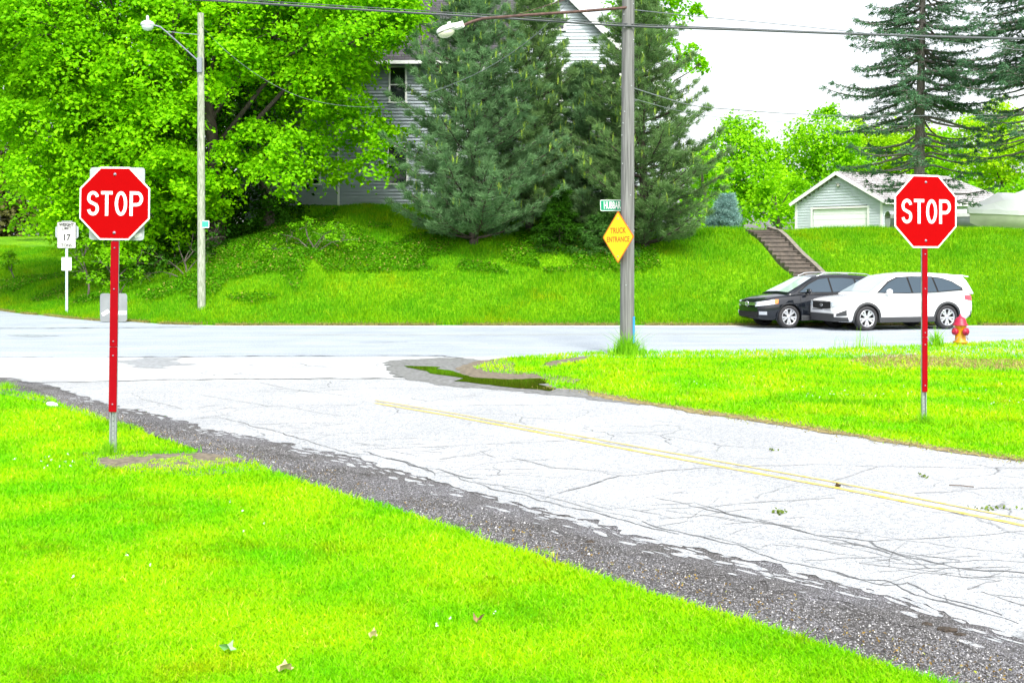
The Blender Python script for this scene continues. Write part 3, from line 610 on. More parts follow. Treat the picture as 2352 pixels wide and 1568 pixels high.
back = [(150, 120, 150, 4), (350, 130, 150, 4.5), (560, 100, 140, 4), (760, 100, 120, 3), (250, 280, 150, 4), (430, 290, 120, 4.5), (180, 420, 110, 3.5), (350, 440, 120, 4), (690, 230, 90, 3.5), (300, -120, 180, 1), (600, -120, 180, 1), (50, -100, 160, 1), (850, -90, 130, 1), (40, 60, 150, 3), (60, 200, 140, 4), (150, 250, 160, 5), (300, 330, 150, 5), (450, 120, 150, 5), (300, 500, 90, 3.5), (200, 500, 90, 3), (700, 20, 130, 3), (850, 20, 90, 2.5)]
broadleaf('maple_tree', 'huge bright green maple spreading over the left bank and hiding part of the house', 'tree', (-12.2, 45.0, tz(-12.2, 45.0)), lob(mp, 43.3, 1.3, 3) + lob(back, 43.5, 0), .185, 1.75, M_maple, .40, spray=(.36, .60), lps=50, bark=M_bark_dark, limb_max=7)
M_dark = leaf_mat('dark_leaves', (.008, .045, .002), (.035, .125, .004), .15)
M_under = leaf_mat('undergrowth_leaves', (.06, .24, .003), (.22, .52, .006), .4)
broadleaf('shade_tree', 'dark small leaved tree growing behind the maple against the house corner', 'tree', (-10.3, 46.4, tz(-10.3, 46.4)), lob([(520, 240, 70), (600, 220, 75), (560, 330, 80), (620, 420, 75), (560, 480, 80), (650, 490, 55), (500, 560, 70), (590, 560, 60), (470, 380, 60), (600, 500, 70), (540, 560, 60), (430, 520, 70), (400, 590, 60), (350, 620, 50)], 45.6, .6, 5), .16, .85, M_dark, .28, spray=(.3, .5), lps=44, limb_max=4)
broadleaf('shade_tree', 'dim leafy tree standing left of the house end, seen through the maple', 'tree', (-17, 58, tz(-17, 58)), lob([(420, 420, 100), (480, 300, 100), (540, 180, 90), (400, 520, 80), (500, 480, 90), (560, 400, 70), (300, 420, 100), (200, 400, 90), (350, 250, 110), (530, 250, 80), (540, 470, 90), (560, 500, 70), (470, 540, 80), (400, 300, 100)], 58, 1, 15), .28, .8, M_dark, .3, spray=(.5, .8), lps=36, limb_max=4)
def bush(label, lobes, Y, m, leaf=.13, group='shrubs on the bank', seed=1, dens=1.1, cat='shrub', name='leafy_shrub', lps=26):
    L = lob(lobes, Y, .5, seed); x = np.mean([l[0] for l in L]); y = Y; z = tz(x, y)
    return broadleaf(name, label, cat, (x, y, z), L, leaf, dens, m, .05, group=group, spray=(.18, .34), lps=lps, droop=.15)
bush('wide light green shrub sprawling on the open bank below the house wall', [(660, 540, 32), (700, 560, 38), (750, 545, 36), (800, 550, 28), (680, 590, 30), (740, 590, 30), (620, 575, 26), (770, 525, 18), (700, 520, 20)], 41.6, M_under, .10, seed=2)
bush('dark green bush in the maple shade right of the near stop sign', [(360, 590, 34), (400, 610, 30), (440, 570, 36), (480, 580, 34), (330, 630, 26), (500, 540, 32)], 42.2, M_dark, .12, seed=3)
bush('mid green bush filling the gap behind the near stop sign post', [(230, 600, 36), (270, 610, 34), (300, 640, 26), (200, 640, 26), (245, 650, 22), (320, 600, 30)], 41.4, M_under, .13, seed=4)
bush('green bush behind the weight limit sign', [(200, 560, 36), (170, 590, 26), (230, 540, 34), (190, 620, 26)], 43.0, M_under, .13, seed=6)
bush('small leafy sapling at the left edge of the grassy field', [(22, 588, 11), (28, 602, 13), (18, 612, 12)], 52, M_under, .12, seed=7, name='sapling')
# far trees at the left edge
M_brown = leaf_mat('bronze_leaves', (.05, .05, .015), (.12, .13, .03), .2)
broadleaf('bronze_tree', 'dull bronze leaved tree far off at the left edge', 'tree', (-40, 95, tz(-40, 95)), lob([(10, 340, 60), (40, 420, 60), (-20, 450, 70), (60, 480, 50), (20, 500, 50), (100, 420, 50), (-60, 360, 60), (60, 300, 40), (0, 390, 60), (60, 540, 50), (-20, 540, 50)], 95, 2, 8), .42, .5, M_brown, .4, spray=(.8, 1.3), lps=30)
broadleaf('yellow_green_tree', 'yellow green young tree in front of the bronze one', 'tree', (-33, 80, tz(-33, 80)), lob([(40, 390, 28), (70, 430, 32), (30, 450, 26), (100, 480, 36), (120, 520, 30), (60, 520, 30)], 80, 1, 9), .32, .3, M_under, .25, spray=(.5, .9), lps=28)
# background wood on the right
M_far = leaf_mat('far_leaves', (.12, .42, .003), (.34, .70, .006), .45)
M_far2 = leaf_mat('far_leaves_yellow', (.20, .48, .004), (.48, .74, .01), .45)
far_trees = [
 ('rounded bright green tree with an open top left of the garage', [(1700, 300, 40), (1680, 345, 52), (1740, 350, 44), (1660, 400, 50), (1725, 410, 55), (1700, 460, 50), (1650, 450, 30), (1765, 390, 30), (1640, 400, 40), (1780, 430, 50), (1690, 480, 50), (1600, 460, 30)], 92, M_far),
 ('low green tree peeping out right of the pines', [(1610, 370, 22), (1630, 410, 34), (1600, 440, 36), (1650, 470, 36), (1590, 490, 40), (1620, 350, 14)], 80, M_far),
 ('tall green tree with a ragged top above the garage gable', [(1900, 275, 30), (1880, 315, 44), (1930, 330, 46), (1850, 350, 44), (1830, 300, 22), (1900, 385, 52), (1850, 410, 50), (1800, 380, 36), (1915, 255, 12), (1800, 440, 50), (1960, 380, 44)], 100, M_far),
 ('yellow green tree behind the garage ridge', [(1965, 290, 22), (2000, 320, 32), (1970, 345, 38), (2040, 350, 44), (2010, 400, 52), (2080, 400, 50), (2060, 330, 44), (2120, 320, 40), (1950, 420, 50)], 106, M_far2),
 ('dark trunked green tree between the garage and the tall spruce', [(2120, 370, 50), (2170, 340, 44), (2150, 420, 60), (2220, 400, 52)], 104, M_far),
 ('yellow green tree behind the boats', [(2230, 300, 40), (2280, 270, 44), (2330, 310, 50), (2260, 350, 52), (2330, 380, 56), (2280, 420, 50), (2380, 330, 50)], 98, M_far2),
 ('green tree low behind the boats at the right edge', [(2220, 450, 34), (2280, 470, 36), (2340, 450, 44), (2400, 430, 50)], 92, M_far),
 ('dense bush beside the left wall of the garage', [(1770, 455, 40), (1810, 480, 34), (1740, 485, 34), (1780, 500, 30), (1830, 430, 20)], 84, M_far)]
for i, (lab, lb, Yd, mm) in enumerate(far_trees):
    L = lob(lb, Yd, 2.5, 20 + i); x = float(np.mean([l[0] for l in L])); broadleaf('leafy_tree', lab, 'tree', (x, Yd, tz(x, Yd)), L, .33, .75, mm, .3, group='trees behind the garage', spray=(.55, .95), lps=40, flat=.6, limb_max=5)
# tree behind the house, showing right of the pines
L = lob([(1500, 20, 50), (1560, 30, 34), (1530, 90, 40), (1590, 120, 20), (1610, 150, 16), (1560, 150, 24), (1480, 90, 50), (1440, 30, 60), (1540, -30, 50), (1460, -60, 80), (1600, 20, 10)], 58, 1.0, 31)
broadleaf('leafy_tree', 'bright green tree showing above the right pine beside the house gable', 'tree', (6.3, 58, tz(6.3, 58)), L, .22, .9, M_maple, .3, spray=(.35, .6), lps=34, limb_max=8)
# pines
M_pine = leaf_mat('pine_needles', (.075, .175, .07), (.25, .43, .19), .42)
M_pine2 = leaf_mat('pine_needles_b', (.08, .175, .055), (.26, .42, .15), .42)
M_candle = leaf_mat('candle_shoots', (.18, .34, .03), (.38, .52, .08), .3)
def pr(f): return max(.05, (min(1, .92 + .8 * f) if f < .18 else 1.0) * (1 - max(0, f - .18) / .82) ** .62)
def pr2(f): return max(.05, (1 - f) ** .55)
pA = W(1088, 556, 42.5); pB = W(1222, 556, 44.2); pC = W(1474, 585, 42.3)
conifer('pine_tree', 'broad blue green pine at the left of the pair, its boughs against the grey wall', (pA.x, pA.y, tz(pA.x, pA.y)), 10.4, 3.25, M_pine, 'pine', .02, 29, 7, pr, M_candle, 'pines in front of the house', .2, 3, 2.3, nl=.20, nw=.024)
conifer('pine_tree', 'pine between its two neighbours with a forked pale top before the lit gable', (pB.x, pB.y, tz(pB.x, pB.y)), 10.6, 2.15, M_pine2, 'pine', .05, 29, 7, pr, M_candle, 'pines in front of the house', .18, 5, 2.3, nl=.20, nw=.024)
conifer('pine_tree', 'olive green pine directly behind the wooden utility pole', (pC.x, pC.y, tz(pC.x, pC.y)), 10.6, 2.75, M_pine2, 'pine', .02, 29, 7, pr, M_candle, 'pines in front of the house', .2, 8, 2.3, nl=.20, nw=.024)
q = W(1350, 560, 44.6); conifer('pine_tree', 'shorter pine filling the gap left of the utility pole before the lit gable', (q.x, q.y, tz(q.x, q.y)), 6.7, 2.5, M_pine, 'pine', .03, 25, 7, pr, M_candle, 'pines in front of the house', .16, 14, 2.3, nl=.20, nw=.024)
# low spruces at the pines' feet
M_hem = leaf_mat('hemlock_needles', (.03, .11, .018), (.10, .25, .04), .3)
for (px, py, Y, h, r, s, lab) in [(1290, 545, 42.0, 2.9, 1.5, 3, 'bushy evergreen in the gap between the pines'), (1400, 570, 41.6, 2.6, 1.5, 4, 'low spreading evergreen just left of the utility pole')]:
    q = W(px, py, Y); conifer('evergreen_shrub', lab, (q.x, Y, tz(q.x, Y)), h * .8, r * .9, M_hem if s != 3 else M_dark, 'spruce', .03, 12, 7, lambda f: (1 - f) ** .9 * random.uniform(.6, 1.3), None, 'low evergreens under the pines', .05, s, 1.2, nl=.13, nw=.03, cat='shrub')
# blue spruce
M_blue = leaf_mat('blue_spruce_needles', (.14, .29, .27), (.36, .55, .50), .25)
q = W(1665, 505, 47); conifer('blue_spruce', 'small blue spruce on the crest left of the garage', (q.x, 47, tz(q.x, 47)), 1.6, .68, M_blue, 'pine', .03, 14, 9, lambda f: (1 - f) ** .7, None, None, .08, 4, 1.1, nl=.10, nw=.025)
# tall spruces on the right
M_spr = leaf_mat('spruce_needles', (.045, .125, .065), (.15, .30, .15), .3)
M_barks = mat('grey_spruce_bark', (.17, .155, .14), .95, var=.35, scale=5, bump=.8, stretch=(4, 4, 1.2))
def sr(f): return max(.06, (.72 + .9 * f if f < .3 else 1.0) * (1 - max(0, f - .3) / .7) ** .9)
q = W(2117, 500, 60); conifer('spruce_tree', 'tall open spruce with a bare grey lower trunk rising behind the far stop sign', (q.x, 60, tz(q.x, 60)), 22.5, 5.0, M_spr, 'spruce', .15, 26, 7, sr, None, 'tall spruces at the right', .34, 11, 1.05, M_barks, nl=.17, nw=.05)
q = W(2395, 500, 55); conifer('spruce_tree', 'second tall spruce standing at the right edge beside the wrapped boat', (q.x, 55, tz(q.x, 55)), 21, 4.9, M_spr, 'spruce', .24, 24, 7, sr, None, 'tall spruces at the right', .34, 12, 1.05, M_barks, nl=.17, nw=.05)
# ================================================================== BUILDINGS
def siding(name, col, pitch, dark=.5):
    m, t, p = new_mat(name); N = t.nodes.new; L = t.links.new; tc = N('ShaderNodeTexCoord'); sx = N('ShaderNodeSeparateXYZ'); L(tc.outputs['Object'], sx.inputs[0])
    d = N('ShaderNodeMath'); d.operation = 'DIVIDE'; d.inputs[1].default_value = pitch; L(sx.outputs['Z'], d.inputs[0])
    fr = N('ShaderNodeMath'); fr.operation = 'FRACT'; L(d.outputs[0], fr.inputs[0])
    n = N('ShaderNodeTexNoise'); n.inputs['Scale'].default_value = 3; L(tc.outputs['Object'], n.inputs['Vector'])
    r = N('ShaderNodeValToRGB'); e = r.color_ramp.elements; e[0].position = .3; e[0].color = c4([c * .93 for c in col]); e[1].position = .7; e[1].color = c4(col); L(n.outputs['Fac'], r.inputs[0]); L(r.outputs[0], p.inputs['Base Color'])
    p.inputs['Roughness'].default_value = .55; return m
def lap_wall(mb, p0, p1, z0, z1, pitch, nrm, top=None, holes=()):
    """clapboards as real overlapping boards between p0 and p1 (xy); top(t)->z limits height per side (gable); holes are (t0,t1,z0,z1)"""
    p0 = Vector((*p0, 0)); p1 = Vector((*p1, 0)); nrm = Vector((*nrm, 0)); z = z0
    Lw = (p1 - p0).length
    while z < z1 - .01:
        zt = min(z + pitch, z1); spans = [(0.0, 1.0)]
        if top:
            g0, g1 = top(zt); spans = [(g0, g1)] if g1 > g0 else []
        for (a, b, h0, h1) in holes:
            if zt > h0 and z < h1:
                ns = []
                for (s, e) in spans:
                    if b <= s or a >= e: ns.append((s, e)); continue
                    if a > s: ns.append((s, a))
                    if b < e: ns.append((b, e))
                spans = ns
        for (s, e) in spans:
            a = p0.lerp(p1, s); b = p0.lerp(p1, e)
            lo = nrm * .05; up = Vector((0, 0, 1))
            mb.add([a + lo + up * z, b + lo + up * z, b + nrm * .004 + up * zt, a + nrm * .004 + up * zt, a + up * z, b + up * z], [(0, 1, 2, 3), (4, 5, 1, 0)])
        z += pitch
M_sid_shade = mat('grey_siding_shaded', (.28, .33, .37), .55, var=.05, scale=2)  # same siding as the gable wing, the maple's shade put into the colour
M_sid2 = mat('pale_siding', (.50, .56, .60), .55, var=.05, scale=2)  # house siding in its lit tone for the gable; the garage's own colour
M_trim = mat('white_trim', (.78, .79, .78), .5, var=.04)
M_shing = mat('dark_shingles', (.14, .135, .14), .9, col2=(.075, .07, .075), scale=5, stretch=(1, 3, 3), bump=.5)
def shingle(name, ca, cb, sc):
    m, t, p = new_mat(name); N = t.nodes.new; L = t.links.new; tc = N('ShaderNodeTexCoord'); b = N('ShaderNodeTexBrick')
    mp = N('ShaderNodeMapping'); mp.inputs['Rotation'].default_value = (R(90), 0, 0); L(tc.outputs['Object'], mp.inputs[0])
    cmb = N('ShaderNodeCombineXYZ'); sx = N('ShaderNodeSeparateXYZ'); L(tc.outputs['Object'], sx.inputs[0]); L(sx.outputs['X'], cmb.inputs['X']); L(sx.outputs['Z'], cmb.inputs['Y']); L(cmb.outputs[0], b.inputs['Vector'])
    b.inputs['Color1'].default_value = c4(ca); b.inputs['Color2'].default_value = c4(cb); b.inputs['Mortar'].default_value = c4([v * .55 for v in cb]); b.inputs['Scale'].default_value = sc
    b.inputs['Mortar Size'].default_value = .03; b.inputs['Brick Width'].default_value = .55; b.inputs['Row Height'].default_value = .22; b.offset = .5; b.inputs['Bias'].default_value = .0
    L(b.outputs['Color'], p.inputs['Base Color']); p.inputs['Roughness'].default_value = .95; return m
M_roofd = shingle('house_shingles', (.070, .068, .075), (.042, .040, .045), 1.6); M_roofl = shingle('garage_shingles', (.36, .35, .355), (.25, .24, .245), 1.3)
m_, t_, p_ = new_mat('dark_window_glass'); p_.inputs['Base Color'].default_value = (.012, .016, .02, 1); p_.inputs['Roughness'].default_value = .06; M_glass = m_
HB = 4.66
hs_ = empty('house', (-3.0, 50, HB), label='two storey house in grey clapboard with a steep dark shingle roof', cat='house')
def hl(x, y, z): return Vector((x + 3.0, y - 50, z - HB))
wins = [(W(895, 154, 50), W(933, 236, 50)), (W(891, 336, 50), W(936, 423, 50)), (W(707, 398, 50), W(735, 424, 50))]
mb = MB(); x0, x1 = -12.6, -2.2
holes = [((a.x - x0) / (x1 - x0), (b.x - x0) / (x1 - x0), b.z - HB, a.z - HB) for a, b in wins]
lap_wall(mb, hl(x0, 50, 0).xy, hl(x1, 50, 0).xy, 0, 6.52, .155, (0, -1), None, holes)
mb.box(hl(-5.0, 55.2, HB + 3.1), (15.1, 9.9, 6.5)); mb.box(hl(-5.0, 54.9, HB - .5), (14.6, 9.6, 1.2))
mb.build('wall', M_sid_shade, hs_, fix=False)
def window(parent, a, b, y, Mx, zoff, w=.07, two=True, n=Vector((0, -1, 0))):
    cx, cz = (a.x + b.x) / 2, (a.z + b.z) / 2; ww, h = abs(b.x - a.x), abs(a.z - b.z); o = hl(cx, y, cz)
    mb = MB(); mb.box((o.x - ww / 2, o.y - .03, o.z), (w, .12, h + w)); mb.box((o.x + ww / 2, o.y - .03, o.z), (w * 1.3, .12, h + w)); mb.box((o.x, o.y - .032, o.z + h / 2), (ww + w, .125, w)); mb.box((o.x, o.y - .045, o.z - h / 2), (ww + .16, .16, w))
    if two: mb.box((o.x, o.y - .01, o.z), (ww, .05, .05))
    f = mb.build('window', M_trim, parent)
    g = MB(); g.box((o.x, o.y + .03, o.z), (ww, .02, h)); g.build('pane', M_glass, f); return f
for a, b in wins: window(hs_, a, b, 50.0, None, 0)
# main roof (ridge along X)
ev = 11.15
def slab(mb, a, b, c, d, th=.14):
    n = (Vector(b) - Vector(a)).cross(Vector(d) - Vector(a)).normalized()
    if n.z < 0: n = -n
    P0 = [Vector(q) for q in (a, b, c, d)]; P1 = [q - n * th for q in P0]
    mb.add(P0 + P1, [(0, 1, 2, 3), (7, 6, 5, 4), (0, 4, 5, 1), (1, 5, 6, 2), (2, 6, 7, 3), (3, 7, 4, 0)])
mb = MB(); slab(mb, hl(-13.0, 49.45, ev), hl(3.2, 49.45, ev), hl(3.2, 55.3, 17.0), hl(-13.0, 55.3, 17.0)); slab(mb, hl(-13.0, 61.15, ev), hl(3.2, 61.15, ev), hl(3.2, 55.303, 17.003), hl(-13.0, 55.303, 17.003))
rf = mb.build('roof', M_roofd, hs_)
mb = MB(); mb.prism([(-5.2, ev - .1), (5.0, ev - .1), (0, 16.6)], -12.7, -12.55, Matrix.Rotation(R(90), 3, 'Z'))
gbm = MB(); gbm.quad(hl(-12.55, 50.1, ev - .1), hl(-12.55, 60.3, ev - .1), hl(-12.55, 55.3, 16.7)); gbm.build('gable_end', M_sid_shade, hs_, fix=False)
mb = MB(); mb.box(hl(-6.5, 49.38, ev - .06), (12.8, .14, .15)); mb.build('gutter', M_trim, hs_)
mb = MB(); p = hl((778 - CX) / 50, 49.93, HB + 3.0); mb.box(p, (.09, .08, 6.4)); mb.box(p + Vector((0, -.03, -3.1)), (.10, .16, .1)); mb.build('downspout', M_trim, hs_)
# front gable wing
gx0, gx1, gpx, gpz, ez, gy = -2.4, 6.94, 2.27, 14.1, 9.45, 48.5
mb = MB()
def gtop(z):
    z = z + HB
    if z <= ez: return (0, 1)
    t = (z - ez) / (gpz - ez); return ((gpx - gx0) / (gx1 - gx0) * t, 1 - (gx1 - gpx) / (gx1 - gx0) * t)
ga, gb = W(1264, 31, gy), W(1297, 70, gy); gc1, gc2 = W(1250, 150, gy), W(1292, 232, gy); ge1, ge2 = W(1225, 340, gy), W(1285, 430, gy); gf1, gf2 = W(1390, 150, gy), W(1425, 232, gy)
gh = [((a.x - gx0) / (gx1 - gx0), (b.x - gx0) / (gx1 - gx0), b.z - HB, a.z - HB) for a, b in ((ga, gb), (gc1, gc2), (ge1, ge2), (gf1, gf2))]
lap_wall(mb, hl(gx0, gy, 0).xy, hl(gx1, gy, 0).xy, 0, gpz - HB, .155, (0, -1), gtop, gh)
lap_wall(mb, hl(gx1, gy, 0).xy, hl(gx1, 58, 0).xy, 0, ez - HB, .155, (1, 0))
mb.box(hl((gx0 + gx1) / 2, 53.4, (HB + ez) / 2), (gx1 - gx0 - .06, 9.6, ez - HB - .02)); mb.box(hl((gx0 + gx1) / 2, 53.4, HB - .5), (gx1 - gx0 - .1, 9.5, 1.2))
mb.add([hl(gx0, gy + .12, ez), hl(gx1, gy + .12, ez), hl(gpx, gy + .12, gpz - .1)], [(0, 1, 2)])
mb.build('gable_wall', M_sid2, hs_, fix=False)
for a, b in ((ga, gb), (gc1, gc2), (ge1, ge2), (gf1, gf2)): window(hs_, a, b, gy, None, 0)
mb = MB(); sl_ = (gpz - ez) / (gpx - gx0)
for sx_, xe in ((-1, gx0), (1, gx1)):
    e_ = hl(xe + sx_ * .4, gy - .4, ez - .4 * sl_ + .12); pk = hl(gpx, gy - .4, gpz + .12); bk = Vector((0, 8.6, 0)); slab(mb, e_, pk, pk + bk, e_ + bk)
mb.build('wing_roof', M_roofd, hs_)
mb = MB()
for sx_, xe in ((-1, gx0), (1, gx1)):
    e_ = hl(xe + sx_ * .42, gy - .43, ez - .42 * sl_ - .02); pk = hl(gpx, gy - .43, gpz - .01); d = Vector((0, .035, 0)); u = Vector((0, 0, .26))
    mb.add([e_ - u * .9, pk - u * .9, pk + u * .45, e_ + u * .45, e_ - u * .9 + d, pk - u * .9 + d, pk + u * .45 + d, e_ + u * .45 + d], [(0, 1, 2, 3), (7, 6, 5, 4), (0, 4, 5, 1), (3, 2, 6, 7), (0, 3, 7, 4), (1, 5, 6, 2)])
mb.build('rake_board', M_trim, hs_)
for xe in (gx0, gx1): mb = MB(); mb.box(hl(xe, gy - .03, (HB + ez) / 2), (.14, .14, ez - HB)); mb.build('corner_board', M_trim, hs_)
# ---- garage
th = R(40); ph = R(24); GZ = 3.95; GE = 6.15
c0 = Vector((24.45, 72, 0)); dw = Vector((-math.cos(th), math.sin(th), 0)); dl = Vector((math.cos(ph), math.sin(ph), 0)); GWd, GLn = 6.03, 11.5
gar = empty('garage', (c0.x, c0.y, GZ), label='pale blue grey clapboard garage with a closed white door behind the bank', cat='garage')
def gl(p, z): return Vector((p.x - c0.x, p.y - c0.y, z - GZ))
cl = c0 + dw * GWd; pk0 = c0 + dw * GWd / 2; PZ = 8.0
nf = Vector((-math.sin(th), -math.cos(th), 0)); nsd = Vector((math.sin(ph), -math.cos(ph), 0))
mb = MB(); dh = (.20, .80, 0, 1.78)
def gtp(z):
    z += GZ
    if z <= GE: return (0, 1)
    t = (z - GE) / (PZ - GE); return (.5 * t, 1 - .5 * t)
lap_wall(mb, gl(cl, 0).xy, gl(c0, 0).xy, 0, PZ - GZ, .19, nf.xy, gtp, [(1 - .80, 1 - .16, 0, 1.72)])
lap_wall(mb, gl(c0, 0).xy, gl(c0 + dl * GLn, 0).xy, 0, GE - GZ, .19, nsd.xy, None)
bl, br = cl + dl * GLn, c0 + dl * GLn
for a, b in ((cl, bl), (bl, br)): mb.quad(gl(a, GZ - .5), gl(b, GZ - .5), gl(b, GE), gl(a, GE))
mb.build('wall', M_sid2, gar, fix=False)
mb = MB()
def fpt(t, z, o=0.0): p = cl.lerp(c0, t) + nf * o; return gl(p, z)
ft0, ft1, fz = .20, .84, GZ + 1.72
for i in range(5):
    z0_, z1_ = GZ - .1 + i * .36, GZ - .1 + (i + 1) * .36 - .015
    mb.add([fpt(ft0, z0_, -.06), fpt(ft1, z0_, -.06), fpt(ft1, min(z1_, fz), -.06), fpt(ft0, min(z1_, fz), -.06), fpt(ft0, z0_, -.10), fpt(ft1, z0_, -.10), fpt(ft1, min(z1_, fz), -.10), fpt(ft0, min(z1_, fz), -.10)], [(0, 1, 2, 3), (7, 6, 5, 4), (0, 4, 5, 1), (3, 2, 6, 7), (0, 3, 7, 4), (1, 5, 6, 2)])
mb.build('garage_door', mat('garage_door_white', (.84, .87, .86), .5, var=.03), gar)
def bar(mb, a, b, w_, n, th_=.06):
    """flat board from a to b, width w_ in the plane perpendicular to n"""
    t = (b - a).normalized(); s = t.cross(n).normalized() * w_ / 2; q = n * th_
    mb.add([a - s, b - s, b + s, a + s, a - s + q, b - s + q, b + s + q, a + s + q], [(0, 1, 2, 3), (7, 6, 5, 4), (0, 4, 5, 1), (3, 2, 6, 7), (0, 3, 7, 4), (1, 5, 6, 2)])
mb = MB()
bar(mb, fpt(ft0 - .012, GZ - .2, .0), fpt(ft0 - .012, fz, .0), .14, nf, .05); bar(mb, fpt(ft1 + .012, GZ - .2, .0), fpt(ft1 + .012, fz, .0), .14, nf, .05); bar(mb, fpt(ft0 - .025, fz + .06, .0), fpt(ft1 + .025, fz + .06, .0), .14, nf, .055)
bar(mb, gl(c0 + nf * .01, GZ - .2), gl(c0 + nf * .01, GE), .16, nf, .05); bar(mb, gl(cl + nf * .01, GZ - .2), gl(cl + nf * .01, GE), .16, nf, .05)
oh = .35
el = cl + dw * oh + nf * oh; er = c0 - dw * oh + nf * oh; pk = pk0 + nf * oh; ez_ = GE - oh * (PZ - GE) / (GWd / 2)
bar(mb, gl(el, ez_ + .06), gl(pk, PZ + .06), .22, nf, .04); bar(mb, gl(pk, PZ + .055), gl(er, ez_ + .055), .22, nf, .043)
es = er + dl * (GLn + .9); bar(mb, gl(er + nsd * .02, ez_ + .02), gl(es + nsd * .02, ez_ + .02), .22, nsd, .05)
mb.build('trim', M_trim, gar)
mb = MB(); hip = pk + dl * 10.0; fe = er + dl * (GLn + .9); be = el + dl * (GLn + .9)
v = [gl(er, ez_ + .18), gl(fe, ez_ + .18), gl(hip, PZ + .18), gl(pk, PZ + .18), gl(be, ez_ + .18), gl(el, ez_ + .18)]
mb.add(v, [(0, 1, 2, 3), (3, 2, 4, 5), (1, 4, 2)]); v2 = [q - Vector((0, 0, .12)) for q in v]; mb.add(v2, [(3, 2, 1, 0), (5, 4, 2, 3), (2, 4, 1)])
mb.add([v[0], v[1], v2[1], v2[0], v[3], v2[3], v[5], v2[5]], [(0, 3, 2, 1), (0, 4, 5, 3), (4, 6, 7, 5)])
mb.build('roof', M_roofl, gar, fix=False)
mb = MB(); q = fpt(.5, GE + 1.05, .05); mb.lathe([(.0, 0), (.09, .02), (.11, .1), (.05, .2), (.0, .22)], 10, q, Matrix.Rotation(R(90), 3, 'X')); mb.box(q + Vector((.0, 0, .14)), (.2, .1, .06)); mb.build('flood_lamp', mat('lamp_grey', (.5, .5, .42), .4), gar)
# ---- boats
def hull(Lh, Wh, H, deck, name, mats, parent, sheer=.15, nst=14):
    """planing hull: bow at +x; returns mesh with hull and deck"""
    mb = MB(); S = []
    for i in range(nst):
        t = i / (nst - 1); x = -Lh / 2 + Lh * t; w_ = Wh / 2 * (1 - max(0, (t - .45) / .55) ** 2.2) ** .8 if t < 1 else .02; w_ = max(w_, .02)
        kz = H * .62 * max(0, (t - .5) / .5) ** 2.2; g = H + sheer * t * t
        S.append([(x, 0, kz), (x, w_ * .75, kz + (g - kz) * .38), (x, w_ * .97, kz + (g - kz) * .72), (x, w_, g)])
    for sg in (1, -1):
        vs = [(a, b * sg, c) for st in S for a, b, c in st]; mb.add(vs, [(i * 4 + j, (i + 1) * 4 + j, (i + 1) * 4 + j + 1, i * 4 + j + 1) for i in range(nst - 1) for j in range(3)], True)
    mb.add([S[0][0], S[0][1], S[0][2], S[0][3]] + [(a, -b, c) for a, b, c in S[0][::-1][:3]], [tuple(range(7))])
    return mb.build(name, mats, parent), S
def trailer(parent, Lh, H, red):
    mb = MB()
    for sy in (-.7, .7): mb.tube([(-Lh / 2, sy, -.12), (Lh * .25, sy, -.14), (Lh * .62, 0, -.18)], .05, 6)
    mb.tube([(Lh * .62, 0, -.55), (Lh * .62, 0, .25)], .035, 6)
    tr = mb.build('trailer_frame', mat('galvanised_frame', (.33, .34, .36), .5, .4, var=.2), parent)
    for sy in (-.95, .95):
        w_ = MB(); w_.lathe([(.16, -.1), (.30, -.1), (.32, -.06), (.32, .06), (.30, .1), (.16, .1)], 18, (-Lh * .15, sy, -.22), Matrix.Rotation(R(90), 3, 'X')); w_.build('trailer_wheel', M_tyre, parent)
    j = MB(); j.tube([(Lh * .56, .12, -.35), (Lh * .62, .0, .1), (Lh * .60, -.1, .3)], .05, 6); j.box((Lh * .6, 0, -.05), (.18, .18, .3)); j.build('winch_stand', red, parent)
M_tyre = mat('tyre_rubber', (.022, .022, .024), .8, var=.2, scale=20)
M_hullw = mat('white_gelcoat', (.78, .80, .78), .25, var=.03, scale=2); M_wrap = mat('white_boat_wrap', (.82, .84, .84), .45, var=.03, scale=1.5, bump=.5)
M_hullg = mat('grey_hull', (.30, .33, .36), .3, var=.1, scale=2); M_hulln = mat('cream_hull', (.62, .66, .52), .35, var=.08, scale=2)
bt = empty('motor_boat', (*W(2165, 520, 66).xy, 3.72), R(-10), label='white decked boat with a grey striped hull, half hidden by the far stop sign', cat='boat', group='boats on trailers')
hullo, S = hull(6.4, 2.1, .95, True, 'hull', M_hullg, bt)
mb = MB(); vs = []
for a, b, c in [s[3] for s in S]: vs += [(a, b + .05, c), (a, b + .05, c + .22), (a, b * .55, c + .42), (a, 0, c + .48), (a, -b * .55, c + .42), (a, -b - .05, c + .22), (a, -b - .05, c)]
mb.add(vs, [(i * 7 + j, (i + 1) * 7 + j, (i + 1) * 7 + j + 1, i * 7 + j + 1) for i in range(len(S) - 1) for j in range(6)], False); mb.build('deck', M_hullw, bt)
M_red = mat('red_paint_metal', (.45, .03, .03), .45, var=.15)
for o_ in (bt,): trailer(o_, 6.4, .95, M_red)
q = W(2362, 520, 61); bt2 = empty('wrapped_boat', (q.x, 61, 3.55), R(190), label='bigger boat shrink wrapped in white with a cream hull, beside the right spruce', cat='boat', group='boats on trailers')
hullo, S = hull(7.2, 2.4, 1.05, True, 'hull', M_hulln, bt2, .25)
mb = MB(); vs = []
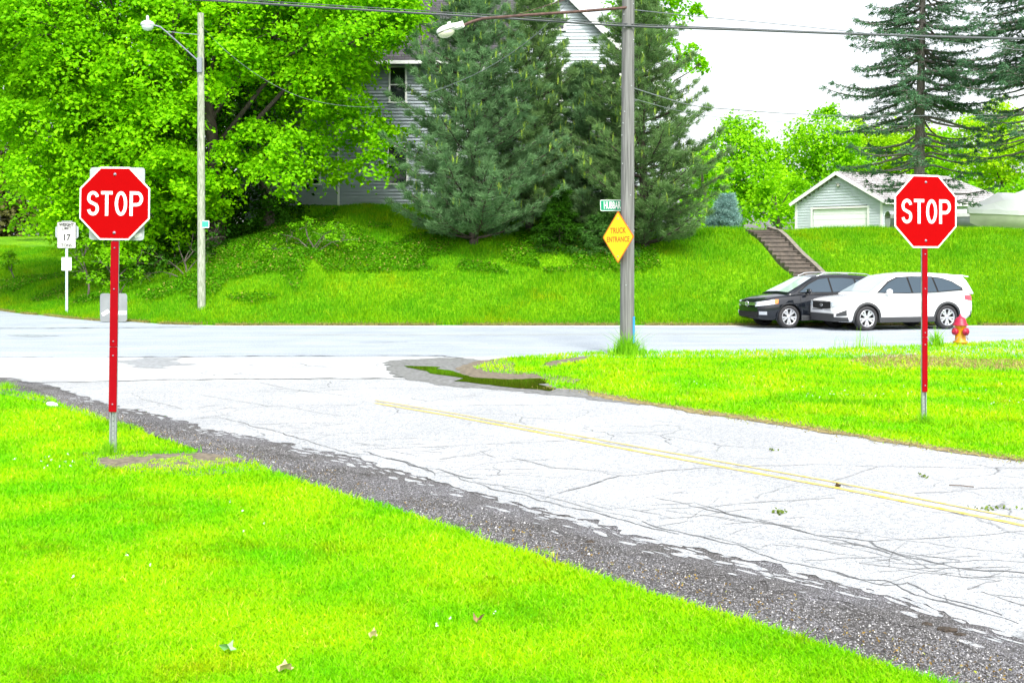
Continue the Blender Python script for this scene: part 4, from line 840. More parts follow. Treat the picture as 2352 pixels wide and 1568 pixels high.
for i, (a, b, c) in enumerate([s[3] for s in S]):
    t = i / (len(S) - 1); rz = 1.35 * math.sin(math.pi * min(1, .15 + t * .8)) ** .6 + .1 * math.sin(i * 2.1)
    if t > .9: rz *= .65
    a2 = a + (.12 if t > .9 else 0); vs += [(a2, b + .08, c - .12), (a2, b + .07, c + .1 + .05 * (i % 2)), (a2, b * .75, c + rz * .62), (a2, 0.02, c + rz), (a2, -b * .75, c + rz * .6), (a2, -b - .07, c + .1 + .05 * (i % 2)), (a2, -b - .08, c - .12)]
mb.add(vs, [(i * 7 + j, (i + 1) * 7 + j, (i + 1) * 7 + j + 1, i * 7 + j + 1) for i in range(len(S) - 1) for j in range(6)], False); mb.add(vs[-7:], [tuple(range(7))]); mb.add(vs[:7], [tuple(range(7))[::-1]]); mb.build('shrink_wrap', M_wrap, bt2)
trailer(bt2, 7.2, 1.05, M_hullg)
# ---- concrete steps up the bank
M_step = mat('weathered_concrete_steps', (.15, .125, .10), .9, col2=(.08, .07, .06), scale=6, bump=.4); M_cheek = mat('cheek_concrete', (.22, .20, .16), .9, col2=(.13, .115, .09), scale=6, bump=.3)
stt = empty('garden_steps', (sp0.x, sp0.y, 0), label='flight of weathered concrete steps climbing the right bank', cat='steps')
ln = (sp1 - sp0).length; ns = 22; side = Vector((sdir.y, -sdir.x))
mb = MB(); ms = []
zs = [max(.02, tz(*(sp0 + sdir * ln * i / ns)) ) for i in range(ns + 1)]
for i in range(1, ns + 1): zs[i] = max(zs[i], zs[i - 1] + .05)
for i in range(ns):
    c = sdir * ln * (i + .5) / ns; zt = zs[i + 1] * .5 + zs[i] * .5 + .12; Mz = Matrix.Rotation(math.atan2(sdir.y, sdir.x), 3, 'Z')
    b1 = MB(); b1.box((c.x, c.y, zt / 2 - .1), (ln / ns + .002 * (i % 2), .98, zt + .2), Mz); b1.box((c.x - sdir.x * .02, c.y - sdir.y * .02, zt + .012), (ln / ns + .03, .975, .03), Mz)
    o = b1.build('step', M_step, stt)
ck = MB()
for s_ in (1,):
    off = side * s_ * .60; vs = []; hh_ = []
    for i in range(ns + 1):
        p = sdir * ln * i / ns + off; a = side * .085; z = zs[i] + .26
        vs += [(p.x - a.x, p.y - a.y, z), (p.x + a.x, p.y + a.y, z), (p.x + a.x, p.y + a.y, z - .9), (p.x - a.x, p.y - a.y, z - .9)]
    cb = MB(); cb.add(vs, [(i * 4 + j, (i + 1) * 4 + j, (i + 1) * 4 + (j + 1) % 4, i * 4 + (j + 1) % 4) for i in range(ns) for j in range(4)] + [(0, 1, 2, 3), (ns * 4 + 3, ns * 4 + 2, ns * 4 + 1, ns * 4)])
    cb.build('cheek_wall', M_cheek, stt)
# ================================================================== SIGNS AND POLES
M_red_sign = mat('red_reflective', (.34, .0, .001), .7, var=.02, spec=.05); M_white_sign = mat('white_reflective', (.80, .80, .82), .45)
M_galv = mat('galvanised_steel', (.36, .39, .40), .45, .5, var=.2, scale=18); M_alu = mat('sign_back_aluminium', (.42, .46, .48), .45, .4, var=.12, scale=3)
M_redpost = mat('red_post_sleeve', (.28, .001, .006), .6, var=.06, spec=.08); M_bolt = mat('bolt_zinc', (.35, .33, .42), .35, .7); M_black = mat('black_legend', (.015, .015, .015), .6)
def stroke(mb, pts, wd, y, th=.002):
    P2 = [Vector(p) for p in pts]; L_, R_ = [], []
    for i, p in enumerate(P2):
        t = P2[min(i + 1, len(P2) - 1)] - P2[max(0, i - 1)]; t.normalize(); n = Vector((-t.y, t.x)) * wd / 2; L_.append(p + n); R_.append(p - n)
    for i in range(len(P2) - 1):
        q = [L_[i], L_[i + 1], R_[i + 1], R_[i]]; mb.add([(v.x, y, v.y) for v in q], [(0, 1, 2, 3)])
def arc(cx, cz, rx, rz, a0, a1, n=14): return [(cx + rx * math.cos(R(a0 + (a1 - a0) * i / n)), cz + rz * math.sin(R(a0 + (a1 - a0) * i / n))) for i in range(n + 1)]
def stop_legend(mb, k, y):
    """S T O P; k = sign height; letters 1/3 high"""
    h = .335 * k; s = .044 * k; a = h / 2 - s / 2; wv = .062 * k
    cx = -.305 * k
    stroke(mb, arc(cx, a / 2 , wv, a / 2, 12, 90, 6) + arc(cx, a / 2, wv, a / 2, 90, 225, 10)[1:] + arc(cx, -a / 2, wv, a / 2, 45, -90, 10)  + arc(cx, -a / 2, wv, a / 2, -90, -170, 6)[1:], s, y)
    cx = -.110 * k; stroke(mb, [(cx - .082 * k, a), (cx + .082 * k, a)], s, y); stroke(mb, [(cx, a - s / 2), (cx, -h / 2)], s * 1.02, y)
    cx = .092 * k; stroke(mb, arc(cx, .0, wv * 1.05, a, 0, 360, 32), s, y)
    cx = .305 * k; l = cx - .068 * k; stroke(mb, [(l, -h / 2), (l, h / 2)], s * 1.02, y)
    stroke(mb, [(l + s / 2, a), (cx + .01 * k, a)] + arc(cx + .01 * k, a * .45, .068 * k, a * .55, 90, -90, 12)[1:] + [(l + s / 2, -a * .1)], s, y - .0003)
def octagon(k, r=0): 
    R0 = k / 2 / math.cos(R(22.5)); return [(R0 * math.cos(R(22.5 + 45 * i)), R0 * math.sin(R(22.5 + 45 * i))) for i in range(8)]
def rrect(w_, h, r, n=4):
    out = []
    for cx, cz, a0 in ((w_ / 2 - r, h / 2 - r, 0), (-w_ / 2 + r, h / 2 - r, 90), (-w_ / 2 + r, -h / 2 + r, 180), (w_ / 2 - r, -h / 2 + r, 270)): out += arc(cx, cz, r, r, a0, a0 + 90, n)
    return out
def bolt(parent, x, z, y, r=.011, m=None):
    mb = MB(); mb.lathe([(r * 1.4, 0), (r * 1.4, .002), (r, .003), (r, .009), (r * .6, .011)], 10, (x, y, z), Matrix.Rotation(R(90), 3, 'X')); return mb.build('bolt', m or M_bolt, parent)
def stop_sign(base, zc, k, yaw, tilt, label, back=False, sleeve=(.4, 2.0), pw=.065):
    e = empty('stop_sign', (base[0], base[1], 0), yaw, label=label, cat='road sign', group='stop signs of the side street'); e.rotation_euler = (0, R(tilt), yaw)
    zb = zc - k / 2
    mb = MB(); mb.prism([(-pw / 2, -.3), (pw / 2, -.3), (pw / 2, zc + k * .3), (-pw / 2, zc + k * .3)], .0, .006); mb.prism([(-pw / 2 - .0, -.3), (-pw / 2 + .012, -.3), (-pw / 2 + .012, zc + k * .3), (-pw / 2, zc + k * .3)], -.022, .0); mb.prism([(pw / 2 - .012, -.3), (pw / 2, -.3), (pw / 2, zc + k * .3), (pw / 2 - .012, zc + k * .3)], -.022, .0)
    mb.prism([(-.014, -.3), (.014, -.3), (.014, zc), (-.014, zc)], -.010, .0); mb.cur = 1
    for i in range(14): mb.add([(.006 * math.cos(a), -.0112, .06 + i * .05 + .006 * math.sin(a)) for a in [j * R(60) for j in range(6)]], [tuple(range(6))])
    mb.build('post', [M_galv, M_black], e)
    mb = MB(); z0_, z1_ = sleeve; zm_ = z0_ + (z1_ - z0_) * .38
    mb.box((0, -.028, (z0_ + zm_) / 2 - .001), (pw + .014, .012, zm_ - z0_)); mb.box((0, -.028, (zm_ + z1_) / 2 + .002), (pw + .014, .012, z1_ - zm_ - .004)); sv = mb.build('post_sleeve', M_redpost, e, bevel=.002)
    for z in (z0_ + .08, zm_ - .09, zm_ + .06, z0_ + (z1_ - z0_) * .72, z1_ - .07): bolt(sv, 0, z, -.034, .006)
    oc = octagon(k); mb = MB(); mb.prism([(x, z + zc) for x, z in oc], -.046, -.043); pl = mb.build('sign_panel', M_white_sign, e, bevel=.0008)
    mb = MB(); mb.add([(x * .955, -.0475, z * .955 + zc) for x, z in oc], [tuple(range(8))]); rf_ = mb.build('red_field', M_red_sign, pl, fix=False)
    mb = MB(); stop_legend(mb, k, -.0490)
    for i in range(len(mb.v)): mb.v[i] = (mb.v[i][0], mb.v[i][1], mb.v[i][2] + zc)
    mb.build('legend', M_white_sign, pl, fix=False)
    bolt(pl, 0, zc + k * .40, -.048, .012); bolt(pl, 0, zc - k * .40, -.048, .012)
    if back:
        mb = MB(); mb.prism([(x, z + zc + .0) for x, z in rrect(.60, .765, .035)], .008, .011); bk = mb.build('rear_sign_panel', M_alu, e)
        s_ = MB(); s_.add([Vector((x * math.cos(.35) - z * math.sin(.35) + .235, .0065, x * math.sin(.35) + z * math.cos(.35) + zc - .33)) for x, z in ((-.04, -.018), (.04, -.018), (.04, .018), (-.04, .018))], [(0, 1, 2, 3)]); s_.build('sticker', M_white_sign, bk, fix=False)
    return e
b1 = G(260, 1045); z1c = 2.03 - (468 - 602) / F * b1[1]
stop_sign(b1, z1c, .765, R(-5), .8, 'near stop sign in the foreground lawn, a grey sign back fixed behind it', True, (.46, 2.25), .07)
b2 = G(2121, 972); z2c = 2.03 - (486 - 602) / F * b2[1]
stop_sign(b2, z2c, .915, R(16.5), 0, 'far stop sign across the side street, in front of the white car', False, (.40, 2.2), .062)
# font text as mesh
def text_mesh(txt, size, sx_=1.0, bold=.0, align='CENTER'):
    cu = bpy.data.curves.new('t', 'FONT'); cu.body = txt; cu.size = size; cu.align_x = align; cu.align_y = 'CENTER'; cu.offset = bold; cu.resolution_u = 3
    ob = bpy.data.objects.new('t', cu); COL.objects.link(ob); bpy.context.view_layer.update()
    me = bpy.data.meshes.new_from_object(ob.evaluated_get(bpy.context.evaluated_depsgraph_get())); bpy.data.objects.remove(ob)
    for v in me.vertices: v.co = Vector((v.co.x * sx_, 0, v.co.y))
    return me
def text(name, txt, size, loc, m, parent, sx_=1.0, bold=0.0):
    me = text_mesh(txt, size, sx_, bold); me.materials.append(m); me.name = name; o = link(name, me, parent, loc); return o
# ---- wooden utility pole with lamp arm
M_wood = mat('weathered_pole_wood', (.22, .22, .22), .85, col2=(.095, .095, .095), scale=3, bump=.6, stretch=(9, 9, .35)); M_wood2 = mat('pale_pole_wood', (.40, .43, .34), .85, col2=(.17, .20, .13), scale=4, bump=.6, stretch=(7, 7, 1.2), detail=9)
PB = Vector((*G(1440, 816), 0)); up = empty('utility_pole', PB, label='grey wooden utility pole on the grass island with a rusty lamp arm', cat='utility pole'); sP = F / PB.y
mb = MB(); top = Vector(((1444 - 1440) / sP, 0, 10.8)); mb.tube([Vector((0, 0, -.3)).lerp(top, t) for t in np.linspace(0, 1, 14)], [.158 - .032 * t for t in np.linspace(0, 1, 14)], 24)
up_pole = mb.build('pole', M_wood, up)
mb = MB(); mb.add([(.150 * math.cos(a) + .012, .150 * math.sin(a) - .003, z + dz) for z, dz in ((.28, 0), (.85, 0)) for a in (R(-50), R(-38), R(-26), R(-14))], [(0, 1, 5, 4), (1, 2, 6, 5), (2, 3, 7, 6)], True)
mb.v = [(x * 1.06, y * 1.06, z) for x, y, z in mb.v]; mb.build('blue_paint_mark', mat('blue_paint', (.02, .28, .75), .6), up, fix=False)
rg = random.Random(4)
for i in range(16):
    nl_ = MB()
    z = rg.uniform(1.0, 9); a = R(rg.uniform(-170, -10)); r_ = .155 - .003 * z; nl_.box((r_ * math.cos(a) + top.x * z / 10.8, r_ * math.sin(a), z), (.022, .022, .022)); nl_.build('nail', M_galv, up, fix=False)
def pp(x, y, dY=0.0): q = W(x, y, PB.y + dY); return q - PB
mb = MB(); arm = [pp(1440, 18, -.1), pp(1330, 27, -.3), pp(1200, 36, -.5), pp(1110, 43, -.65), pp(1085, 50, -.7), pp(1062, 60, -.75)]; mb.tube(arm, .032, 8)
M_rust = mat('rusty_steel', (.085, .045, .038), .8, var=.4, scale=12); ar = mb.build('lamp_arm', M_rust, up)
mb = MB(); mb.tube([pp(1440, -60, 0), pp(1330, -10, -.3), pp(1180, 37, -.5)], .008, 5); mb.build('brace_rod', M_rust, up)
c = pp(1034, 68, -.8); ax = (pp(1062, 60, -.75) - pp(1006, 78, -.85)).normalized()
Mh = ax.to_track_quat('X', 'Z').to_matrix()
mb = MB()
def ell(mb, c, M_, rx, ry, rz, nu=14, nv=10, zmin=-1, zmax=1, xf=None):
    vs = []
    for i in range(nv + 1):
        f = zmin + (zmax - zmin) * i / nv; rr2 = math.sqrt(max(0, 1 - f * f))
        for j in range(nu):
            a = 2 * math.pi * j / nu; v = Vector((rx * rr2 * math.cos(a), ry * rr2 * math.sin(a), rz * f))
            if xf: v = xf(v)
            vs.append(c + M_ @ v)
    mb.add(vs, [(i * nu + j, i * nu + (j + 1) % nu, (i + 1) * nu + (j + 1) % nu, (i + 1) * nu + j) for i in range(nv) for j in range(nu)], True); mb.add(vs[:nu], [tuple(range(nu))[::-1]]); mb.add(vs[-nu:], [tuple(range(nu))])
M_lamp = mat('lamp_housing_grey', (.62, .64, .62), .45, var=.06)
def tap(v): return Vector((v.x, v.y * (1 - .35 * (v.x / .3)) if v.x > 0 else v.y, v.z * (1 - .2 * (v.x / .3))))
ell(mb, c + Mh @ Vector((0, 0, .02)), Mh, .30, .15, .10, 18, 8, -.15, 1, tap); mb.box(c + Mh @ Vector((.05, 0, .02)), (.42, .2, .09), Mh); mb.box(c + Mh @ Vector((.22, 0, .02)), (.16, .14, .13), Mh); mb.box(c + Mh @ Vector((.02, 0, .13)), (.07, .07, .05), Mh)
lh = mb.build('lamp_head', M_lamp, ar)
mb = MB(); ell(mb, c + Mh @ Vector((-.10, 0, -.02)), Mh, .19, .13, .13, 16, 8, -1, .0); mb.build('lamp_lens', mat('lamp_lens', (.62, .62, .50), .15), lh)
# street name blade behind the pole
sb = empty('street_name_sign', PB + Vector((0, 0, 0)), label='green HUBBARD street name blade fixed behind the utility pole', cat='street sign')
a_ = pp(1378, 459, .28); yb = .26; u_ = Vector((math.cos(R(38)), -math.sin(R(38)) * -1, 0))
nb = Vector((math.sin(R(38)), -math.cos(R(38)), 0)); Lb = .80; Hb = .245
Mb = Matrix((u_, -nb, Vector((0, 0, 1)))).transposed() @ Matrix.Rotation(R(-2), 3, 'Y')
org = pp(1379, 472, .14)
sb.location = PB + org; sb.rotation_euler = Mb.to_euler()
mb = MB(); mb.prism([(x + Lb / 2, z) for x, z in rrect(Lb, Hb, .03)], .0, .003); pl_ = mb.build('sign_panel', M_white_sign, sb)
mb = MB(); mb.add([(x + Lb / 2, -.0015, z) for x, z in rrect(Lb - .03, Hb - .03, .022)], [tuple(range(20))]); mb.build('green_field', mat('sign_green', (.0, .27, .13), .4), pl_, fix=False)
text('legend', 'HUBBARD', .215, (Lb / 2 + .0, -.003, -.005), M_white_sign, pl_, .62, .006)
mb = MB(); mb.box((.6, .03, 0), (.06, .05, .1)); mb.build('bracket', M_galv, sb)
# truck entrance diamond
M_ysign = mat('yellow_sign_face', (.90, .66, .0), .4, var=.02); M_osign = mat('orange_sign_border', (.72, .17, .0), .4)
td = empty('warning_sign', PB + pp(1419.5, 544.5, -.16), R(-59), label='yellow TRUCK ENTRANCE diamond bolted to the utility pole', cat='warning sign')
k_ = 1.14 / 2
def dia(r_): 
    out = []
    for a0 in (0, 90, 180, 270):
        cx, cz = (r_ - .05) * math.cos(R(a0)), (r_ - .05) * math.sin(R(a0)); out += [(cx + .035 * math.cos(R(a0 + d)), cz + .035 * math.sin(R(a0 + d))) for d in (-45, -20, 0, 20, 45)]
    return out
mb = MB(); mb.prism(dia(k_), .0, .003); dp = mb.build('sign_panel', M_osign, td)
mb = MB(); mb.add([(x, -.0015, z) for x, z in dia(k_ - .038)], [tuple(range(20))]); mb.build('yellow_field', M_ysign, dp, fix=False)
M_ol = mat('orange_legend', (.55, .10, .0), .5)
text('legend', 'TRUCK', .17, (0, -.003, .135), M_ol, dp, 1.0, .003); text('legend', 'ENTRANCE', .16, (0, -.003, -.055), M_ol, dp, 1.0, .003)
bolt(dp, 0, .40, -.002, .013); bolt(dp, 0, -.42, -.002, .013)
for z in (.25, -.25): mb = MB(); mb.tube([(.0, .02, z), (.1, .2, z)], .008, 5); mb.build('bracket', M_galv, td)
# ---- left pole
LY = 37.2; lb = W(463, 719, LY); lp = empty('lamp_pole', (lb.x, LY, tz(lb.x, LY) - .05), label='pale wooden pole with a round street lamp beside the maple', cat='street lamp')
def lpp(x, y, d=0.0): q = W(x, y, LY + d); return q - lp.location
mb = MB(); t_p = lpp(461, 31); mb.tube([Vector((0, 0, -.3)), t_p.lerp(Vector((0, 0, 0)), .5), t_p], [.135, .125, .105], 16); mb.build('pole', M_wood2, lp)
mb = MB(); mb.tube([lpp(457, 142, -.12), lpp(420, 108, -.3), lpp(385, 76, -.5), lpp(368, 62, -.6), lpp(352, 58, -.65)], .026, 6); mb.tube([lpp(458, 80, -.1), lpp(420, 77, -.3), lpp(378, 72, -.5)], .012, 5); mb.box(lpp(459, 150, -.12), (.16, .12, .5)); ar = mb.build('lamp_arm', mat('arm_grey', (.22, .25, .29), .5, .4), lp)
c = lpp(339, 57, -.7); mb = MB(); ell(mb, c, Matrix.Identity(3), .23, .2, .14, 14, 8, -.1, 1); mb.lathe([(.05, 0), (.05, .14), (.03, .2)], 10, c + Vector((0, 0, .1))); h_ = mb.build('lamp_head', mat('lamp_pale', (.60, .70, .66), .4), ar)
mb = MB(); ell(mb, c - Vector((0, 0, .012)), Matrix.Identity(3), .21, .18, .2, 14, 8, -1, 0); mb.build('lamp_globe', mat('globe_glass', (.62, .72, .66), .1), h_)
sg = empty('street_plate', lp.location + lpp(470, 515, -.1), R(8), label='tiny green and white street plate on the pale wooden pole', cat='street sign')
mb = MB(); mb.prism([(x + .02, z) for x, z in rrect(.26, .25, .02)], 0, .003); sp_ = mb.build('sign_panel', M_white_sign, sg); mb = MB(); mb.add([(x + .02, -.0015, z + .0) for x, z in rrect(.22, .2, .015)], [tuple(range(20))]); mb.build('green_field', mat('plate_green', (.03, .36, .26), .5), sp_, fix=False)
# ---- weight limit sign
WY = 41.0; wb_ = W(153, 720, WY); ws = empty('weight_limit_sign', (wb_.x, WY, tz(wb_.x, WY) - .02), R(6), label='white WEIGHT LIMIT 17 TONS sign on a thin post at the left', cat='road sign')
zc = lambda y: (CAMH - (y - HY) / F * WY) - ws.location.z
mb = MB(); mb.box((0, 0, zc(610) / 2), (.09, .05, zc(510) + .3 - zc(610) / 2 * 0 - 0)) if False else mb.prism([(-.045, -.3), (.045, -.3), (.045, zc(512)), (-.045, zc(512))], 0, .04); mb.build('post', mat('post_pale', (.45, .55, .60), .5, .2), ws)
mb = MB(); mb.prism([(x, z + zc(540)) for x, z in rrect(.69, 1.0, .04)], -.012, -.008); wp = mb.build('sign_panel', M_black, ws)
mb = MB(); mb.add([(x, -.0135, z + zc(540)) for x, z in rrect(.655, .965, .035)], [tuple(range(20))]); M_wl = mat('dull_white_sign', (.50, .51, .47), .5, var=.08, scale=4); mb.build('white_field', M_wl, wp, fix=False)
text('legend', 'WEIGHT', .15, (0, -.016, zc(540) + .385), M_black, wp, .92, .008); text('legend', 'LIMIT', .16, (0, -.016, zc(540) + .25), M_black, wp, .92, .004); text('legend', '17', .34, (0, -.016, zc(546)), M_black, wp, .85, .008); text('legend', 'TONS', .16, (0, -.016, zc(540) - .39), M_black, wp, .92, .004)
mb = MB(); mb.prism([(x, z + zc(533)) for x, z in octagon(.84)], .045, .05); mb.build('rear_octagon_panel', M_alu, ws)
mb = MB(); mb.prism([(x, z + zc(606)) for x, z in rrect(.36, .50, .03)], -.012, -.008); p2 = mb.build('small_panel', mat('small_plate_white', (.68, .70, .70), .5), ws)
mb = MB(); 
for (x, z) in ((.03, .20), (-.04, .12), (.09, .02), (-.02, .03), (.10, -.05)): mb.add([(x + a, -.0135, z + b + zc(606)) for a, b in ((-.03, -.012), (.03, -.012), (.03, .015), (-.03, .015))], [(0, 1, 2, 3)])
mb.build('legend', M_black, p2, fix=False)
# ---- low grey sign backs behind near stop post
HYd = 36.6; q = W(261, 742, HYd); hm = empty('sign_backs', (q.x, HYd, tz(q.x, HYd)), label='two rounded grey sign backs low on a brown post at the road edge', cat='road sign')
z_ = lambda y: (CAMH - (y - HY) / F * HYd) - hm.location.z
mb = MB(); mb.prism([(-.06, -.3), (.06, -.3), (.06, z_(668)), (-.06, z_(668))], .01, .08); mb.build('post', mat('brown_post', (.22, .15, .10), .8, var=.2), hm)
for xc, wd_ in ((-.27, .37), (.27, .37)):
    mb = MB(); mb.prism([(x + xc, z + z_(706)) for x, z in rrect(wd_, .95, .10)], -.006, .0); pn = mb.build('sign_panel', mat('grey_sign_back', (.24, .26, .26), .5, .3, var=.1, scale=3), hm)
    an = .55 if xc < 0 else 0.0; mb = MB(); mb.add([(x * math.cos(an) - z * math.sin(an) + xc + (0 if xc < 0 else .03), -.0075, x * math.sin(an) + z * math.cos(an) + z_(718)) for x, z in ((-.13, -.06), (.13, -.06), (.13, .06), (-.13, .06))], [(0, 1, 2, 3)]); mb.build('sticker', M_white_sign, pn, fix=False)
# ---- wires
M_cable = mat('black_cable', (.05, .06, .065), .5); M_wire = mat('aluminium_wire', (.20, .22, .24), .4, .4)
def wire(name, pts, r_, label, m=M_cable, cat='overhead wire', n=40, group='overhead wires'):
    P0 = [Vector(p) for p in pts]; out = []
    k = len(P0)
    for i in range(k - 1):      # Catmull-Rom through the measured points
        a, b, c_, d = P0[max(i - 1, 0)], P0[i], P0[i + 1], P0[min(i + 2, k - 1)]
        for j in range(8):
            t = j / 8; out.append(.5 * ((2 * b) + (c_ - a) * t + (2 * a - 5 * b + 4 * c_ - d) * t * t + (3 * b - a - 3 * c_ + d) * t ** 3))
    out.append(P0[-1]); base = out[0].copy(); mb = MB(); mb.tube([o - base for o in out], r_, 6); o = mb.build(name, m, loc=base); tag(o, label, cat, group); return o
yP = PB.y - .17
wire('overhead_cable', [W(-400, -75, yP - 3), W(100, -24, yP - 1.5), W(480, 1, yP - .8), W(800, 21, yP - .4), W(1176, 43.5, yP - .1), W(1438, 60, yP), W(1700, 69, yP + .2), W(2000, 80, yP + .4), W(2352, 90, yP + .7), W(2900, 96, yP + 1)], .024, 'thickest black cable crossing the whole picture in front of the utility pole')
wire('overhead_wire', [W(-400, -84, yP - 3), W(100, -33, yP - 1.5), W(480, -5, yP - .8), W(800, 15, yP - .4), W(1176, 38, yP - .1), W(1438, 55, yP + .04), W(1700, 66, yP + .25), W(2000, 78, yP + .45), W(2352, 88, yP + .7)], .010, 'thin wire lashed just above the thick cable')
wire('overhead_wire', [W(1446, 22, PB.y + .1), W(1600, 38, PB.y + 1.5), W(1800, 57, PB.y + 3), W(2040, 82, PB.y + 5), W(2352, 116, PB.y + 8), W(2700, 150, PB.y + 11)], .009, 'thin pale wire running right from the pole top and crossing the cable', M_wire)
wire('overhead_wire', [W(1446, 200, PB.y + .2), W(1590, 242, 32), W(1700, 253, 36), W(1850, 263, 40), W(2040, 267, 46), W(2352, 262, 54)], .014, 'single dark wire sagging across the sky behind the pines at mid height', M_wire)
wire('overhead_wire', [W(1446, 225, PB.y + .2), W(1600, 263, 33), W(1740, 276, 38), W(1900, 286, 44), W(2100, 290, 52)], .008, 'faintest wire, lowest of those right of the pines', M_wire)
wire('service_wire', [W(464, 62, LY - .1), W(520, 118, 38), W(600, 178, 36), W(700, 226, 33.5), W(830, 246, 31), W(930, 232, 29), W(1080, 176, 27), W(1200, 104, 25.5), W(1300, 10, 24.3), W(1436, -165, PB.y)], .0065, 'wire looping from the pale pole down before the maple and up to the utility pole', M_wire)
# ---- fire hydrant
hb = G(2206, 792); hy = empty('fire_hydrant', (*hb, 0), R(20), label='orange yellow fire hydrant with red bonnet and caps behind the far stop sign', cat='fire hydrant')
M_hy = mat('hydrant_yellow', (.55, .24, .0), .45, var=.1); M_hr = mat('hydrant_red', (.36, .004, .035), .45, var=.1)
mb = MB(); mb.lathe([(.15, -.1), (.15, .05), (.17, .05), (.17, .09), (.125, .11), (.12, .42), (.14, .44), (.14, .48)], 18); mb.lathe([(.07, 0), (.07, .17)], 12, (0, 0, .33), Matrix.Rotation(R(90), 3, 'X')); bd = mb.build('body', M_hy, hy)
mb = MB(); mb.lathe([(.18, .48), (.18, .51), (.145, .53), (.135, .60), (.10, .66), (.05, .69), (.03, .70), (.03, .74), (.0, .745)], 18); mb.build('bonnet', M_hr, hy)
for a in (0, 180):
    mb = MB(); Mc = Matrix.Rotation(R(a), 3, 'Z') @ Matrix.Rotation(R(90), 3, 'Y'); mb.lathe([(.06, .10), (.06, .14), (.085, .15), (.085, .20), (.06, .21), (.025, .21), (.025, .25), (.0, .25)], 12, (0, 0, .33), Mc); cp = mb.build('hose_cap', M_hr, hy)
    s_ = 1 if a == 0 else -1; mb = MB(); mb.tube([(s_ * .2, 0, .27), (s_ * .22, -.02, .16), (s_ * .19, -.05, .12), (s_ * .13, -.06, .2)], .007, 4); mb.build('chain', M_galv, cp)
mb = MB(); mb.lathe([(.075, .15), (.09, .16), (.09, .20), (.03, .21), (.03, .24)], 12, (0, 0, .33), Matrix.Rotation(R(90), 3, 'X')); mb.build('pumper_cap', M_hr, hy)
# ================================================================== CARS
def paint(name, col, rough=.25, coat=1.0): return mat(name, col, rough, 0, coat=coat)
M_pw = paint('white_car_paint', (.80, .81, .82)); M_pb = paint('black_car_paint', (.006, .008, .012), .15, .25); M_clad = mat('grey_cladding', (.035, .037, .04), .6)
m_, t_, p_ = new_mat('car_glass'); p_.inputs['Base Color'].default_value = (.035, .055, .075, 1); p_.inputs['Roughness'].default_value = .03; p_.inputs['IOR'].default_value = 1.4; M_cg = m_  # base colour lifted to stand for a slight reflection in the glass
M_ws = mat('windscreen_glass', (.36, .44, .46), .05, coat=1.0); M_chrome = mat('chrome', (.75, .76, .78), .15, .9); M_rim = mat('alloy_rim', (.62, .63, .66), .3, .7); M_lampg = mat('headlamp_glass', (.55, .60, .64), .08, coat=1.0)
M_tail = mat('tail_lamp_red', (.55, .02, .04), .15, coat=1.0); M_amber = mat('amber_lens', (.75, .18, .02), .2, coat=.6); M_well = mat('wheel_well_black', (.008, .008, .008), .95)
def lerp1(x, pts): return float(np.interp(x, [p[0] for p in pts], [p[1] for p in pts]))
